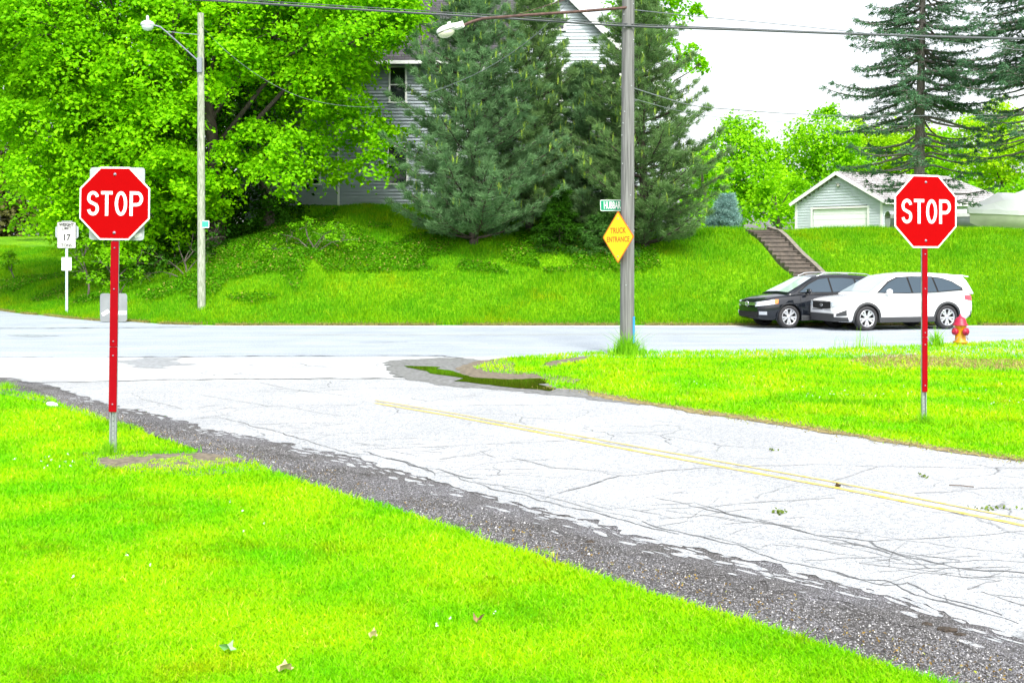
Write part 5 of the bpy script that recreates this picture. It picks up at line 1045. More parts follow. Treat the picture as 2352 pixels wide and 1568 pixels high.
def car(name, label, P0, yaw, spec):
    L_, Wd, wf, wr, tr = spec['L'], spec['W'], spec['wf'], spec['wr'], spec['tyre']; half = Wd / 2; xf, xr = spec['xf'], spec['xr']
    e = empty(name, P0, yaw, label=label, cat='car', group='cars on the main road')
    pm = spec['paint']
    # lower body
    xs_ = sorted(set([xr, xr + .02, xr + .08, xr + .2, xr + .4] + list(np.linspace(xr + .6, xf - .6, 22)) + [xf - .45, xf - .3, xf - .18, xf - .09, xf - .03, xf]))
    def plan(x):
        a = (xf - x) / .62; b = (x - xr) / .45
        k = 1.0
        if a < 1: k = min(k, (1 - (1 - max(a, 0)) ** 2.4) ** .5 * .38 + .62 if a > 0 else .62)
        if b < 1: k = min(k, (1 - (1 - max(b, 0)) ** 2.4) ** .5 * .22 + .78 if b > 0 else .78)
        return half * k
    def topz(x): return lerp1(x, spec['top'])
    def botz(x): return lerp1(x, [(xr, .40), (xr + .3, .27), (wr - .5, .25), (wf + .5, .25), (xf - .15, .26), (xf, .34)])
    def sec(x):
        w_ = plan(x); zt = topz(x); zb = botz(x)
        d = zt - zb
        pts = [(0, zb), (w_ * .86, zb), (w_ * .955, zb + .07), (w_ * .985, zb + d * .28), (w_, zb + d * .48), (w_ * .992, zb + d * .66), (w_ * .972, zb + d * .82), (w_ * .945, zt - .06), (w_ * .905, zt - .02), (w_ * .80, zt + .005), (w_ * .4, zt + .03), (0, zt + .038)]
        return pts + [(-y, z) for y, z in pts[-2:0:-1]]
    bm = bmesh.new(); rings = []
    for x in xs_: rings.append([bm.verts.new((x, y, z)) for y, z in sec(x)])
    n = len(rings[0])
    for i in range(len(rings) - 1):
        for j in range(n): bm.faces.new((rings[i][j], rings[i][(j + 1) % n], rings[i + 1][(j + 1) % n], rings[i + 1][j]))
    bm.faces.new(rings[0][::-1]); bm.faces.new(rings[-1]); bmesh.ops.recalc_face_normals(bm, faces=bm.faces)
    for f in bm.faces: f.smooth = True
    me = bpy.data.meshes.new('body'); bm.to_mesh(me); bm.free(); me.materials.append(pm); me.materials.append(M_well)
    tmp = bpy.data.objects.new('tmp', me); COL.objects.link(tmp); cut = []
    cb = MB()
    for x in (wf, wr):
        for s_ in (1, -1): cb.lathe([(tr + .055, -.26), (tr + .055, .26)], 32, (x, s_ * (half - .14), tr), Matrix.Rotation(R(90), 3, 'X'))
    co = cb.build('tmpcut', M_well); md = tmp.modifiers.new('b', 'BOOLEAN'); md.object = co; md.operation = 'DIFFERENCE'; md.solver = 'EXACT'
    bpy.context.view_layer.update()
    me2 = bpy.data.meshes.new_from_object(tmp.evaluated_get(bpy.context.evaluated_depsgraph_get())); me2.name = 'body'
    bpy.data.objects.remove(tmp); bpy.data.objects.remove(co)
    me2.materials.clear(); me2.materials.append(pm); me2.materials.append(M_well)
    for f in me2.polygons:
        c_ = f.center; f.material_index = 0
        for x in (wf, wr):
            r_ = math.hypot(c_.x - x, c_.z - tr)
            if r_ < tr + .09 and (abs(abs(c_.y) - (half - .40)) < .02 or (r_ < tr + .058 and abs(c_.y) < half * 1.0 and abs((Vector((f.normal.x, 0, f.normal.z))).length) > .9)): f.material_index = 1
    body = link('body', me2, e)
    sidey = lambda x, z: np.interp((z - botz(x)) / max(.01, topz(x) - botz(x)), [0, .1, .28, .48, .66, .82, .93, 1], [.9, .955, .985, 1, .992, .972, .945, .9]) * plan(x)
    # cabin
    rl = spec['roof']; belt = spec['belt']                       # roof line incl. screens: list of x,z ; belt base line
    x_b, x_f = rl[0][0], rl[-1][0]; cx_ = np.unique(np.concatenate([np.linspace(x_b, x_f, 30), [p[0] for p in rl]]))
    rw = spec['roofw']
    def cab_w(x, z):
        zb = lerp1(x, belt); base = plan(max(min(x, x_f - .15), x_b + .25)) * .925; tz_ = (z - zb) / (1.62 - 1.08); return base - (base - rw) * max(0, min(1.15, tz_))
    bm = bmesh.new(); rings = []
    for x in cx_:
        zb = lerp1(x, belt) - .05; zt = lerp1(x, rl); zt = max(zt, zb + .02); hh2 = zt - zb
        pts = [(cab_w(x, zb), zb), (cab_w(x, zb + hh2 * .35), zb + hh2 * .35), (cab_w(x, zb + hh2 * .7), zb + hh2 * .7), (cab_w(x, zt - .07) if hh2 > .15 else cab_w(x, zt), zt - .07 if hh2 > .15 else zb + hh2 * .8), (cab_w(x, zt) - .05, zt - .02 if hh2 > .15 else zt - .005), (cab_w(x, zt) - .13, zt), (0, zt + .022)]
        pts = pts + [(-y, z) for y, z in pts[-2::-1]]; rings.append([bm.verts.new((x, y, z)) for y, z in pts])
    n = len(rings[0])
    for i in range(len(rings) - 1):
        for j in range(n): bm.faces.new((rings[i][j], rings[i][(j + 1) % n], rings[i + 1][(j + 1) % n], rings[i + 1][j]))
    bm.faces.new(rings[0][::-1]); bm.faces.new(rings[-1]); bmesh.ops.recalc_face_normals(bm, faces=bm.faces)
    for f in bm.faces: f.smooth = True
    me = bpy.data.meshes.new('roof'); bm.to_mesh(me); bm.free(); me.materials.append(pm); link('roof', me, e)
    for s_ in (1, -1):
        mb = MB(); poly = spec['dlo']; V_ = [Vector((x, s_ * (cab_w(x, z) + .006), z)) for x, z in poly]; V_.append(sum(V_, Vector()) / len(V_)); k = len(poly); mb.add(V_, [(i, (i + 1) % k, k) for i in range(k)]); mb.build('window_surround', M_well, e, fix=False)
    # side windows
    for s_ in (1, -1):
        for poly in spec['windows']:
            mb = MB(); out = []
            # densify for following the surface
            q = []
            for i in range(len(poly)):
                a, b = poly[i], poly[(i + 1) % len(poly)]; q += [(a[0] + (b[0] - a[0]) * t / 3, a[1] + (b[1] - a[1]) * t / 3) for t in range(3)]
            V_ = [Vector((x, s_ * (cab_w(x, z) + .012), z)) for x, z in q]; cxm = sum(p[0] for p in q) / len(q); czm = sum(p[1] for p in q) / len(q); V_.append(Vector((cxm, s_ * (cab_w(cxm, czm) + .012), czm)))
            V_ += [v - Vector((0, s_ * .02, 0)) for v in V_[:-1]]; k = len(q)
            mb.add(V_, [(i, (i + 1) % k, k) for i in range(k)] + [(i, k + 1 + i, k + 1 + (i + 1) % k, (i + 1) % k) for i in range(k)]); mb.build('side_window', M_cg, e)
    # screens
    def screen(nm, seg, inset, m_):
        (xa, za), (xb2, zb2) = seg; mb = MB(); vs = []; nn = Vector((zb2 - za, 0, -(xb2 - xa))); nn = -nn if nn.z < 0 else nn; nn.normalize(); NS = 6
        for i in range(NS + 1):
            t = i / NS; x = xa + (xb2 - xa) * t; z = lerp1(x, rl)
            ww = cab_w(x, z) - inset
            for j in range(9): 
                v = -1 + j / 4; vs.append(Vector((x, ww * v, z + .022 * (1 - abs(v)) - .0)) + nn * (.014 + .0 * v))
        mb.add(vs, [(i * 9 + j, i * 9 + j + 1, (i + 1) * 9 + j + 1, (i + 1) * 9 + j) for i in range(NS) for j in range(8)], True); mb.build(nm, m_, e, fix=False)
    screen('windscreen', spec['screen'], .10, M_ws); screen('rear_window', spec['rearscreen'], .10, M_cg)
    # wheels
    for x in (wf, wr):
        for s_ in (1, -1):
            w_ = empty('wheel', (x, s_ * (half - .125), tr)); w_.parent = e; Mw = Matrix.Rotation(R(90) * (-s_), 3, 'X')
            mb = MB(); rt = tr * .70; mb.lathe([(rt, -.11), (tr - .03, -.115), (tr, -.08), (tr, .08), (tr - .03, .115), (rt + .01, .118), (rt, .10), (rt, -.11)], 36, (0, 0, 0), Mw, False); mb.lathe([(0, -.02), (rt, -.02), (rt, .0), (0, .0)], 30, (0, 0, 0), Mw); mb.build('tyre', M_tyre, w_)
            mb = MB(); mb.lathe([(rt - .002, .02), (rt - .002, .112), (rt - .018, .112), (rt - .020, .05)], 36, (0, 0, 0), Mw, False); mb.lathe([(0, .02), (.07, .03), (.065, .085), (.03, .095), (0, .095)], 16, (0, 0, 0), Mw)
            for k in range(5):
                for dA in (-9, 9):
                    a = R(k * 72 + 18 + dA * .4); b = R(k * 72 + 18 + dA * 1.5); d = [Vector((math.cos(a) * .05, math.sin(a) * .05, .085)), Vector((math.cos(b) * (rt - .02), math.sin(b) * (rt - .02), .095))]
                    t_ = (d[1] - d[0]).normalized(); n_2 = Vector((-t_.y, t_.x, 0)) * .026; zz2 = Vector((0, 0, .03))
                    vs = [d[0] - n_2, d[1] - n_2 * 1.2, d[1] + n_2 * 1.2, d[0] + n_2]; mb.add([Mw @ v for v in vs] + [Mw @ (v - zz2) for v in vs], [(0, 1, 2, 3), (7, 6, 5, 4), (0, 4, 5, 1), (1, 5, 6, 2), (2, 6, 7, 3), (3, 7, 4, 0)])
            mb.build('rim', M_rim, w_)
            # arch lip / cladding
            mb = MB(); vs = []; ro = spec['cladw']; kk = 24
            for i in range(kk + 1):
                a = R(-18 + 216 * i / kk); 
                for rr3 in (tr + .045, tr + .055 + ro):
                    px, pz = x + rr3 * math.cos(a), tr + rr3 * math.sin(a); pz = max(pz, .24); yy = sidey(px, pz); vs += [(px, s_ * (yy + .012), pz), (px, s_ * (yy - .05), pz)]
            mb.add(vs, [(i * 4 + a_, (i + 1) * 4 + a_, (i + 1) * 4 + b_, i * 4 + b_) for i in range(kk) for a_, b_ in ((0, 2), (2, 3), (3, 1), (1, 0))], False); mb.build('wheel_arch_trim', spec['clad'], e)
    # sills
    for s_ in (1, -1):
        mb = MB(); vs = []
        for x in np.linspace(wr + tr + .06, wf - tr - .06, 10):
            y0_ = float(sidey(x, .36)); vs += [(x, s_ * (y0_ + .014), .24), (x, s_ * (y0_ + .018), .36), (x, s_ * (y0_ + .004), .41), (x, s_ * (y0_ - .06), .41), (x, s_ * (y0_ - .1), .22)]
        mb.add(vs, [(i * 5 + j, (i + 1) * 5 + j, (i + 1) * 5 + (j + 1) % 5, i * 5 + (j + 1) % 5) for i in range(9) for j in range(5)]); mb.build('sill', spec['clad'] if spec['cladw'] > .02 else M_clad, e)
    # generic front/side patch that follows the body: polygon in (s,z), s runs round the nose
    def nose(s_, z):
        """s in metres from the centreline round the front corner"""
        k = 40; path = []
        for i in range(k + 1):
            x = xf - .0005 - (i / k) ** 2 * 1.3; path.append((x, float(sidey(x, z))))
        w0 = path[0][1]; sg_ = 1 if s_ >= 0 else -1; a = abs(s_)
        if a <= w0: return Vector((xf, sg_ * a, z)), Vector((1, 0, 0))
        a -= w0
        for p, q2 in zip(path[:-1], path[1:]):
            l = math.hypot(q2[0] - p[0], q2[1] - p[1])
            if a <= l and l > 1e-6:
                t = a / l; d = Vector((q2[0] - p[0], q2[1] - p[1], 0)); nn = Vector((d.y, -d.x, 0)).normalized(); nn = Vector((abs(nn.x), abs(nn.y) * sg_, 0)); return Vector((p[0] + (q2[0] - p[0]) * t, sg_ * (p[1] + (q2[1] - p[1]) * t), z)), nn
            a -= l
        return Vector((path[-1][0], sg_ * path[-1][1], z)), Vector((0, sg_, 0))
    def patch(nm, s0, s1, lo, hi, m_, off=.012, ns_=10, parent=None, both=False):
        """lo, hi: functions of t giving z limits"""
        objs = []
        for sg_ in ((1, -1) if both else (1,)):
            mb = MB(); vs = []
            for i in range(ns_ + 1):
                t = i / ns_; s_ = (s0 + (s1 - s0) * t) * sg_
                za, zb_ = lo(t), hi(t)
                for j in range(4):
                    z = za + (zb_ - za) * j / 3; p, nn = nose(s_, z); vs.append(p + nn * off)
                p, nn = nose(s_, zb_); vs.append(p - nn * .03); p, nn = nose(s_, za); vs.append(p - nn * .03)
            mb.add(vs, [(i * 6 + j, i * 6 + (j + 1) % 6, (i + 1) * 6 + (j + 1) % 6, (i + 1) * 6 + j) for i in range(ns_) for j in range(6)] + [tuple(range(6)), tuple(ns_ * 6 + j for j in range(5, -1, -1))]); objs.append(mb.build(nm, m_, parent or e))
        return objs
    spec['front'](e, patch, nose, sidey)
    # mirrors and handles
    mx, mz = spec['mirror']
    for s_ in (1, -1):
        y0_ = cab_w(mx, mz); mb = MB(); ell(mb, Vector((mx, s_ * (y0_ + .17), mz + .03)), Matrix.Identity(3), .075, .125, .085, 12, 8); mb.tube([(mx + .02, s_ * (y0_ - .01), mz - .04), (mx + .01, s_ * (y0_ + .12), mz - .01)], .03, 6); mb.build('mirror', spec['mirm'], e)
        for hx, hz in spec['handles']:
            mb = MB(); y1 = float(sidey(hx, hz)); mb.tube([(hx - .10, s_ * y1, hz), (hx - .07, s_ * (y1 + .03), hz + .003), (hx + .07, s_ * (y1 + .03), hz + .003), (hx + .10, s_ * y1, hz)], .014, 6); mb.build('door_handle', pm if s_ else pm, e)
        for dx in spec['doors']:       # shut lines
            mb = MB(); vs = []
            for j in range(9):
                z = .42 + (topz(dx[0]) - .05 - .42) * j / 8; x = dx[0] + (dx[1] - dx[0]) * j / 8; y1 = float(sidey(x, z)); vs += [(x - .004, s_ * (y1 + .0035), z), (x + .004, s_ * (y1 + .0035), z)]
            mb.add(vs, [(2 * i, 2 * i + 1, 2 * i + 3, 2 * i + 2) for i in range(8)]); mb.build('door_gap', M_well, body, fix=False)
        # tail lamp
        (ta, tb, tc_, td_) = spec['tail']; mb = MB(); vs = []
        for i in range(7):
            t = i / 6; x = ta + (tb - ta) * t; zz3 = (tc_ + .06 * t, td_ - .03 * t * 0); 
            for z in zz3: vs += [(x, s_ * (float(sidey(x, z)) + .014), z), (x, s_ * (float(sidey(x, z)) - .04), z)]
        mb.add(vs, [(i * 4 + a_, (i + 1) * 4 + a_, (i + 1) * 4 + b_, i * 4 + b_) for i in range(6) for a_, b_ in ((0, 2), (2, 3), (3, 1), (1, 0))] + [(0, 1, 3, 2), (24, 26, 27, 25)]); mb.build('tail_lamp', M_tail, e)
    # rear bumper
    mb = MB(); vs = []
    for i in range(13):
        a = -1 + i / 6; y = plan(xr + .10) * 1.02 * a; x = xr - .015 + .16 * abs(a) ** 4
        vs += [(x, y, .36), (x - .01, y, .56), (x + .2, y, .56), (x + .2, y, .36)]
    mb.add(vs, [(i * 4 + j, (i + 1) * 4 + j, (i + 1) * 4 + (j + 1) % 4, i * 4 + (j + 1) % 4) for i in range(12) for j in range(4)]); mb.build('rear_bumper', M_clad, e)
    if spec.get('rails'):
        for s_ in (1, -1):
            mb = MB(); xs2 = np.linspace(.25, -1.75, 9); mb.tube([(x, s_ * (rw - .03), lerp1(x, rl) + (.0 if i in (0, 8) else .055)) for i, x in enumerate(xs2)], .016, 6); mb.build('roof_rail', M_chrome, e)
    if spec.get('spoiler'):
        mb = MB(); (sx0, sz0) = spec['spoiler']; mb.prism([(sx0 + .3, sz0 + .02), (sx0 + .28, sz0 - .03), (sx0, sz0 - .055), (sx0 - .02, sz0 - .03)], -rw + .04, rw - .04); mb.build('spoiler', pm, e, bevel=.01)
    ua = MB(); ua.box((0, 0, .33), (abs(wf - wr) + .3, Wd - .5, .16)); ua.build('underbody', M_well, e)
    return e
def front_white(e, patch, nose, sidey):
    patch('bumper_cladding', -1.05, 1.05, lambda t: .27, lambda t: .40 + .10 * (1 - abs(2 * t - 1)) ** .5 * 0, M_clad, .014, 20)
    patch('lower_intake', -.62, .62, lambda t: .37, lambda t: .50, M_clad, .018, 14)
    g = patch('grille', -.47, .47, lambda t: .62 + .03 * abs(2 * t - 1), lambda t: .84, M_well, .020, 12)[0]
    patch('grille_frame', -.50, .50, lambda t: .845, lambda t: .87, M_chrome, .024, 12, parent=g); patch('grille_frame', -.50, .50, lambda t: .595, lambda t: .62, M_chrome, .024, 12, parent=g)
    p, nn = nose(0, .74); mb = MB(); mb.lathe([(.0, 0), (.085, 0), (.085, .012), (.07, .014), (0, .014)], 18, p + Vector((.022, 0, 0)), Matrix.Rotation(R(90), 3, 'Y') @ Matrix.Diagonal((.5, 1, 1)).to_3x3()); mb.build('badge', M_chrome, g)
    patch('headlamp', .49, 1.32, lambda t: .715 + .075 * t, lambda t: .845 + .03 * t - .05 * t ** 3, M_lampg, .016, 12, both=True)
    patch('fog_lamp', .72, 1.02, lambda t: .43 + .02 * t, lambda t: .50 + .12 * t, M_clad, .018, 8, both=True)
def front_black(e, patch, nose, sidey):
    patch('lower_intake', -.60, .60, lambda t: .33, lambda t: .50, M_well, .016, 14)
    g = patch('grille', -.56, .56, lambda t: .67 + .05 * abs(2 * t - 1), lambda t: .80, M_well, .018, 12)[0]
    for k in range(3): patch('grille_bar', -.52, .52, lambda t: .695 + .035 * k, lambda t: .712 + .035 * k, M_chrome, .024, 12, parent=g)
    p, nn = nose(0, .735); mb = MB()
    for r_ in (.085,): mb.tube([p + Vector((.03, r_ * math.cos(R(a)), r_ * math.sin(R(a)))) for a in range(0, 361, 24)], .011, 5)
    mb.box(p + Vector((.03, 0, 0)), (.015, .2, .03)); mb.build('badge', M_chrome, g)
    patch('headlamp', .50, 1.22, lambda t: .66 + .10 * t, lambda t: .80 + .09 * t, M_lampg, .016, 12, both=True)
    patch('corner_lamp', 1.12, 1.24, lambda t: .76, lambda t: .89, M_amber, .020, 5, both=True)
    patch('fog_lamp', .68, .92, lambda t: .42, lambda t: .52, M_chrome, .018, 6, both=True)
white = dict(L=4.76, W=1.89, xf=2.36, xr=-2.36, wf=1.42, wr=-1.36, tyre=.365, paint=M_pw, clad=M_clad, cladw=.055, roofw=.63, front=front_white,
  top=[(-2.36, .95), (-2.30, 1.06), (-2.1, 1.10), (-1.2, 1.09), (0, 1.06), (1.1, 1.04), (1.5, 1.01), (1.9, .965), (2.15, .915), (2.28, .86), (2.36, .70)],
  belt=[(-2.4, 1.10), (-1.2, 1.10), (0, 1.07), (1.4, 1.03)],
  roof=[(-2.33, 1.10), (-2.28, 1.32), (-2.20, 1.53), (-2.13, 1.61), (-1.7, 1.668), (-1.0, 1.70), (-.3, 1.70), (.1, 1.665), (.35, 1.615), (.7, 1.42), (1.32, 1.06)],
  screen=((.40, 1.59), (1.24, 1.10)), rearscreen=((-2.20, 1.5), (-2.30, 1.2)),
  windows=[[(.98, 1.12), (.55, 1.42), (.22, 1.55), (-.10, 1.575), (-.14, 1.11)], [(-.20, 1.11), (-.16, 1.578), (-.6, 1.585), (-.98, 1.565), (-1.04, 1.13)], [(-1.10, 1.14), (-1.04, 1.56), (-1.35, 1.52), (-1.65, 1.42), (-1.92, 1.25), (-1.93, 1.20)]],
  dlo=[(1.06, 1.105), (.58, 1.45), (.24, 1.578), (-.3, 1.60), (-.98, 1.59), (-1.35, 1.545), (-1.68, 1.44), (-1.98, 1.25), (-1.98, 1.17), (-1.0, 1.11), (0, 1.09)], mirror=(.72, 1.12), mirm=M_pw, handles=[(-.02, .93), (-1.02, .96)], doors=[(.98, 1.0), (-.12, -.16), (-1.2, -1.05)], tail=(-2.345, -1.98, .84, 1.02), spoiler=(-2.38, 1.62))
black = dict(L=4.65, W=1.80, xf=2.30, xr=-2.34, wf=1.36, wr=-1.33, tyre=.355, paint=M_pb, clad=M_pb, cladw=.02, roofw=.60, front=front_black, rails=True,
  top=[(-2.34, .95), (-2.25, 1.08), (-1.2, 1.09), (0, 1.05), (1.0, 1.04), (1.4, 1.01), (1.8, .96), (2.05, .90), (2.2, .82), (2.30, .68)],
  belt=[(-2.4, 1.12), (-1.2, 1.10), (0, 1.06), (1.4, 1.02)],
  roof=[(-2.24, 1.12), (-2.12, 1.34), (-1.95, 1.52), (-1.5, 1.59), (-.9, 1.63), (-.3, 1.64), (.1, 1.62), (.35, 1.56), (.7, 1.38), (1.38, 1.05)],
  screen=((.38, 1.55), (1.30, 1.09)), rearscreen=((-2.0, 1.47), (-2.18, 1.22)),
  windows=[[(.98, 1.10), (.60, 1.34), (.25, 1.49), (-.08, 1.53), (-.12, 1.10)], [(-.18, 1.10), (-.14, 1.53), (-.6, 1.53), (-.98, 1.50), (-1.02, 1.12)], [(-1.08, 1.13), (-1.04, 1.49), (-1.4, 1.43), (-1.75, 1.22)]],
  dlo=[(1.04, 1.08), (.62, 1.37), (.27, 1.515), (-.3, 1.55), (-.98, 1.53), (-1.4, 1.46), (-1.82, 1.22), (-1.0, 1.09), (0, 1.08)], mirror=(.74, 1.10), mirm=M_pb, handles=[(-.02, .92), (-.98, .94)], doors=[(.96, .98), (-.1, -.14), (-1.15, -1.0)], tail=(-2.3, -2.05, .85, 1.02))
def place(px, py, al, spec):
    g = Vector((*G(px, py), 0)); f = Vector((-math.cos(al), -math.sin(al), 0)); l = Vector((math.sin(al), -math.cos(al), 0)); return g - f * spec['wf'] - l * (spec['W'] / 2 - .02)
car('white_suv', 'white sport utility car driving left, partly behind the far stop sign post', place(1992, 760, R(16), white) + Vector((0, 0, .006)), math.pi + R(16), white)
car('black_suv', 'black sport utility car with roof rails, standing behind the nose of the white one', place(1813, 754.5, R(15), black) + Vector((0, 0, .006)), math.pi + R(15), black)
# ================================================================== SMALL THINGS
def tuft(label, c, n, h, r_, wd=.012, m=None, cat='grass tuft', name='grass_tuft', lean=.35):
    a = RNG.uniform(0, 6.283, n); q = np.abs(RNG.normal(size=n)) * r_; P = np.stack([c[0] + q * np.cos(a), c[1] + q * np.sin(a)], 1)
    o = blades(name, P, h * np.exp(-q / (r_ * 2.2)), wd, m or M_tall, lean, kind=None, zz=np.full(n, .0)); tag(o, label, cat, 'tall grass tufts'); return o
tuft('tall grass tuft hugging the foot of the utility pole', (PB.x, PB.y - .12), 800, .62, .22, .014)
tuft('dark grass tuft at the base of the near stop sign', (b1[0] - .04, b1[1] - .02), 420, .22, .07, .006)
tuft('grass tuft at the base of the far stop sign', (b2[0], b2[1] - .02), 240, .20, .09, .007)
tuft('grass clump at the left edge of the lawn corner', G(15, 893), 260, .16, .13, .008)
tuft('tall weeds between the far stop sign post and the hydrant', (G(2150, 797)), 160, .50, .14, .02)
tuft('sparse seed stalks at the road side in front of the white car', (G(1975, 800)), 60, .55, .45, .010, lean=.2)
def fallen_leaf(c, sz, rot, m, label, name='fallen_leaf', cat='leaf', z=.055):
    mb = MB(); k = 10; vs = []; rg = random.Random(int(sz * 1e4) + int(rot * 10))
    for i in range(k):
        a = 2 * math.pi * i / k; r_ = sz * (.5 if i % 2 else .32) * rg.uniform(.8, 1.15); vs.append((r_ * 1.4 * math.cos(a + rot), r_ * .8 * math.sin(a + rot), .02 * math.sin(2 * a) + (.012 if i % 2 else 0)))
    vs.append((0, 0, -.004)); mb.add(vs, [(i, (i + 1) % k, k) for i in range(k)]); mb.add([(x, y, z_ - .003) for x, y, z_ in vs], [((i + 1) % k, i, k) for i in range(k)])
    o = mb.build(name, m, loc=(c[0], c[1], z), fix=False); tag(o, label, cat, 'leaves lying on the lawn'); return o
M_lf = mat('leaf_tan', (.42, .35, .16), .7, var=.2, scale=30); M_lg = mat('leaf_pale_green', (.25, .52, .20), .6, var=.2, scale=30); M_lbn = mat('leaf_brown', (.22, .15, .06), .8, var=.4, scale=30)
fallen_leaf(G(524, 1509), .062, .3, M_lg, 'pale green fallen leaf in the lower left lawn'); fallen_leaf(G(655, 1556), .062, 1.1, M_lf, 'tan fallen leaf at the bottom edge of the lawn')
fallen_leaf(G(1097, 1441), .05, 2.0, M_lbn, 'curled brown and tan leaf in the middle of the lower lawn'); fallen_leaf(G(858, 1478), .04, .9, M_lf, 'small pale curled leaf between the pale green and the brown one')
mb = MB(); ell(mb, Vector((0, 0, 0)), Matrix.Rotation(R(12), 3, 'Y'), .085, .06, .04, 9, 5); o = mb.build('white_stone', mat('white_stone', (.75, .74, .70), .8, var=.1, scale=20), loc=(*G(120, 936), .045)); tag(o, 'white stone lying in the lawn left of the near stop sign', 'stone')
def clump(c, n, r_, m, label, name='plant_debris', sc=(1, 1), leaf=.03, cat='debris'):
    P = np.stack([RNG.normal(size=n) * r_ * sc[0], RNG.normal(size=n) * r_ * sc[1], RNG.uniform(.0, .02, n)], 1); o = leaves_mesh(name, P, rdir(n, .6), np.full(n, leaf), m); o.location = (c[0], c[1], .018); tag(o, label, cat, 'bits of debris on the street'); return o
M_deb = leaf_mat('debris_green', (.06, .09, .015), (.16, .24, .04), .2); M_debb = leaf_mat('debris_brown', (.05, .035, .02), (.14, .10, .06), .1)
clump(G(1790, 1183), 26, .032, M_deb, 'green clump lying in the near lane below the yellow lines', sc=(1, .8)); clump(G(1770, 1038), 12, .03, M_deb, 'small dark sprig in the far lane above the yellow lines', sc=(1.6, .7)); clump(G(2275, 1173), 26, .06, M_deb, 'long dark green scrap near the right edge of the street', sc=(1.6, .5)); clump(G(1925, 1121), 14, .02, M_debb, 'tiny brown lump resting on the yellow line')
clump(G(2120, 1098), 14, .03, M_deb, 'little green scrap in the middle of the far lane')
mb = MB(); mb.tube([(-.09, .05, .01), (0, .0, .015), (.10, -.03, .01)], .006, 5); o = mb.build('twig', M_bark, loc=(*G(2208, 1123), .018)); tag(o, 'thin bent twig lying in the far lane', 'twig')
# mud clods on the shoulder
def clod(px, py, sz, label):
    bm = bmesh.new(); bmesh.ops.create_icosphere(bm, subdivisions=3, radius=1)
    for v in bm.verts: 
        d = 1 + .55 * mnoise.fractal(v.co * 1.8 + Vector((px, 0, 0)), 1, 2, 4); v.co = Vector((v.co.x * sz * 1.8 * d, v.co.y * sz * 1.2 * d, max(-.01, v.co.z * sz * .55 * d)))
    me = bpy.data.meshes.new('soil_clod'); bm.to_mesh(me); bm.free(); me.materials.append(M_clod); o = link('soil_clod', me, loc=(*G(px, py), .012)); tag(o, label, 'soil clod', 'soil clods on the gravel'); return o
M_clod = mat('dark_soil', (.06, .045, .032), .95, col2=(.025, .02, .015), scale=25, bump=.9)
clod(2175, 1452, .03, 'largest dark soil clod on the gravel shoulder at lower right'); clod(2205, 1462, .018, 'small soil lump touching the right of the largest clod'); clod(2130, 1438, .018, 'soil lump up the shoulder from the largest clod'); clod(1355, 1248, .02, 'dark soil lump on the gravel near the middle of the lawn edge')
rs = random.Random(12); mb = MB()
for i in range(300):
    k = rs.uniform(3, len(ROAD_L) - 3); a = Vector(G(*ROAD_L[int(k)])); b = Vector(G(*ROAD_L[int(k) + 1])); d = (b - a).normalized(); nn = Vector((-d.y, d.x)); nn = nn if nn.x < 0 else -nn
    off = abs(rs.gauss(0, .16)) + .01; c = a.lerp(b, k % 1) + nn * off; l = rs.uniform(.02, .13) * (1 - min(.8, off)); w_ = l * rs.uniform(.15, .4); q = 7; pts = []
    for j in range(q):
        an = 2 * math.pi * j / q; r_ = rs.uniform(.6, 1.2); p = c + d * l * math.cos(an) * r_ + nn * w_ * math.sin(an) * r_; pts.append((p.x, p.y, .0144 + .000004 * i))
    mb.add(pts, [tuple(range(q))])
o = mb.build('broken_asphalt', M_side, fix=False); o['kind'] = 'stuff'; o['label'] = 'broken slivers of asphalt along the crumbling street edge'
for f in o.data.polygons: pass
soilp = GL([(218, 1056), (267, 1044), (352, 1043), (450, 1040), (540, 1045), (575, 1060), (517, 1070), (470, 1080), (403, 1084), (345, 1078), (263, 1083)])
P = np.stack([RNG.uniform(-5.5, -2.2, 26000), RNG.uniform(10.2, 11.9, 26000)], 1); P = P[pip(P, soilp)]; P = P[noise2(P, 3.5, 1) > .12]
blades('soil_patch_grass', P, .03, .008, M_lawn, .6, zz=np.full(len(P), .012), label='sparse grass poking through the bare soil patch')
q = segdist; X = RNG.uniform(-1, 14, 90000); Y = RNG.uniform(9, 19, 90000); P = np.stack([X, Y], 1); d_ = segdist(P, road_right[::6]); P = P[d_ < np.abs(RNG.normal(size=len(P))) * .16]
M_strawb = leaf_mat('dead_blades', (.20, .17, .05), (.45, .40, .14), .3, straw=(.25, .5, .02))
blades('dead_grass', P, .05, .012, M_strawb, 1.4, zz=np.full(len(P), .015), label='flattened dead grass along the far edge of the street')
Pd = np.stack([RNG.uniform(7, 16, 40000), RNG.uniform(17, 25, 40000)], 1); Pd = Pd[pip(Pd, strawp)]
blades('dead_grass_cover', Pd, .07, .016, M_strawb, 1.2, label='thin dead grass lying over the tan patch')
X = RNG.uniform(-24, 24, 60000); P = np.stack([X, edgeY(X) + np.abs(RNG.normal(size=60000)) * .22 - .08], 1); P = P[noise2(P, .8, 4) > -.35]
blades('edge_weeds', P, .09, .02, M_strawb, .8, label='yellowed grass fringe at the foot of the bank')
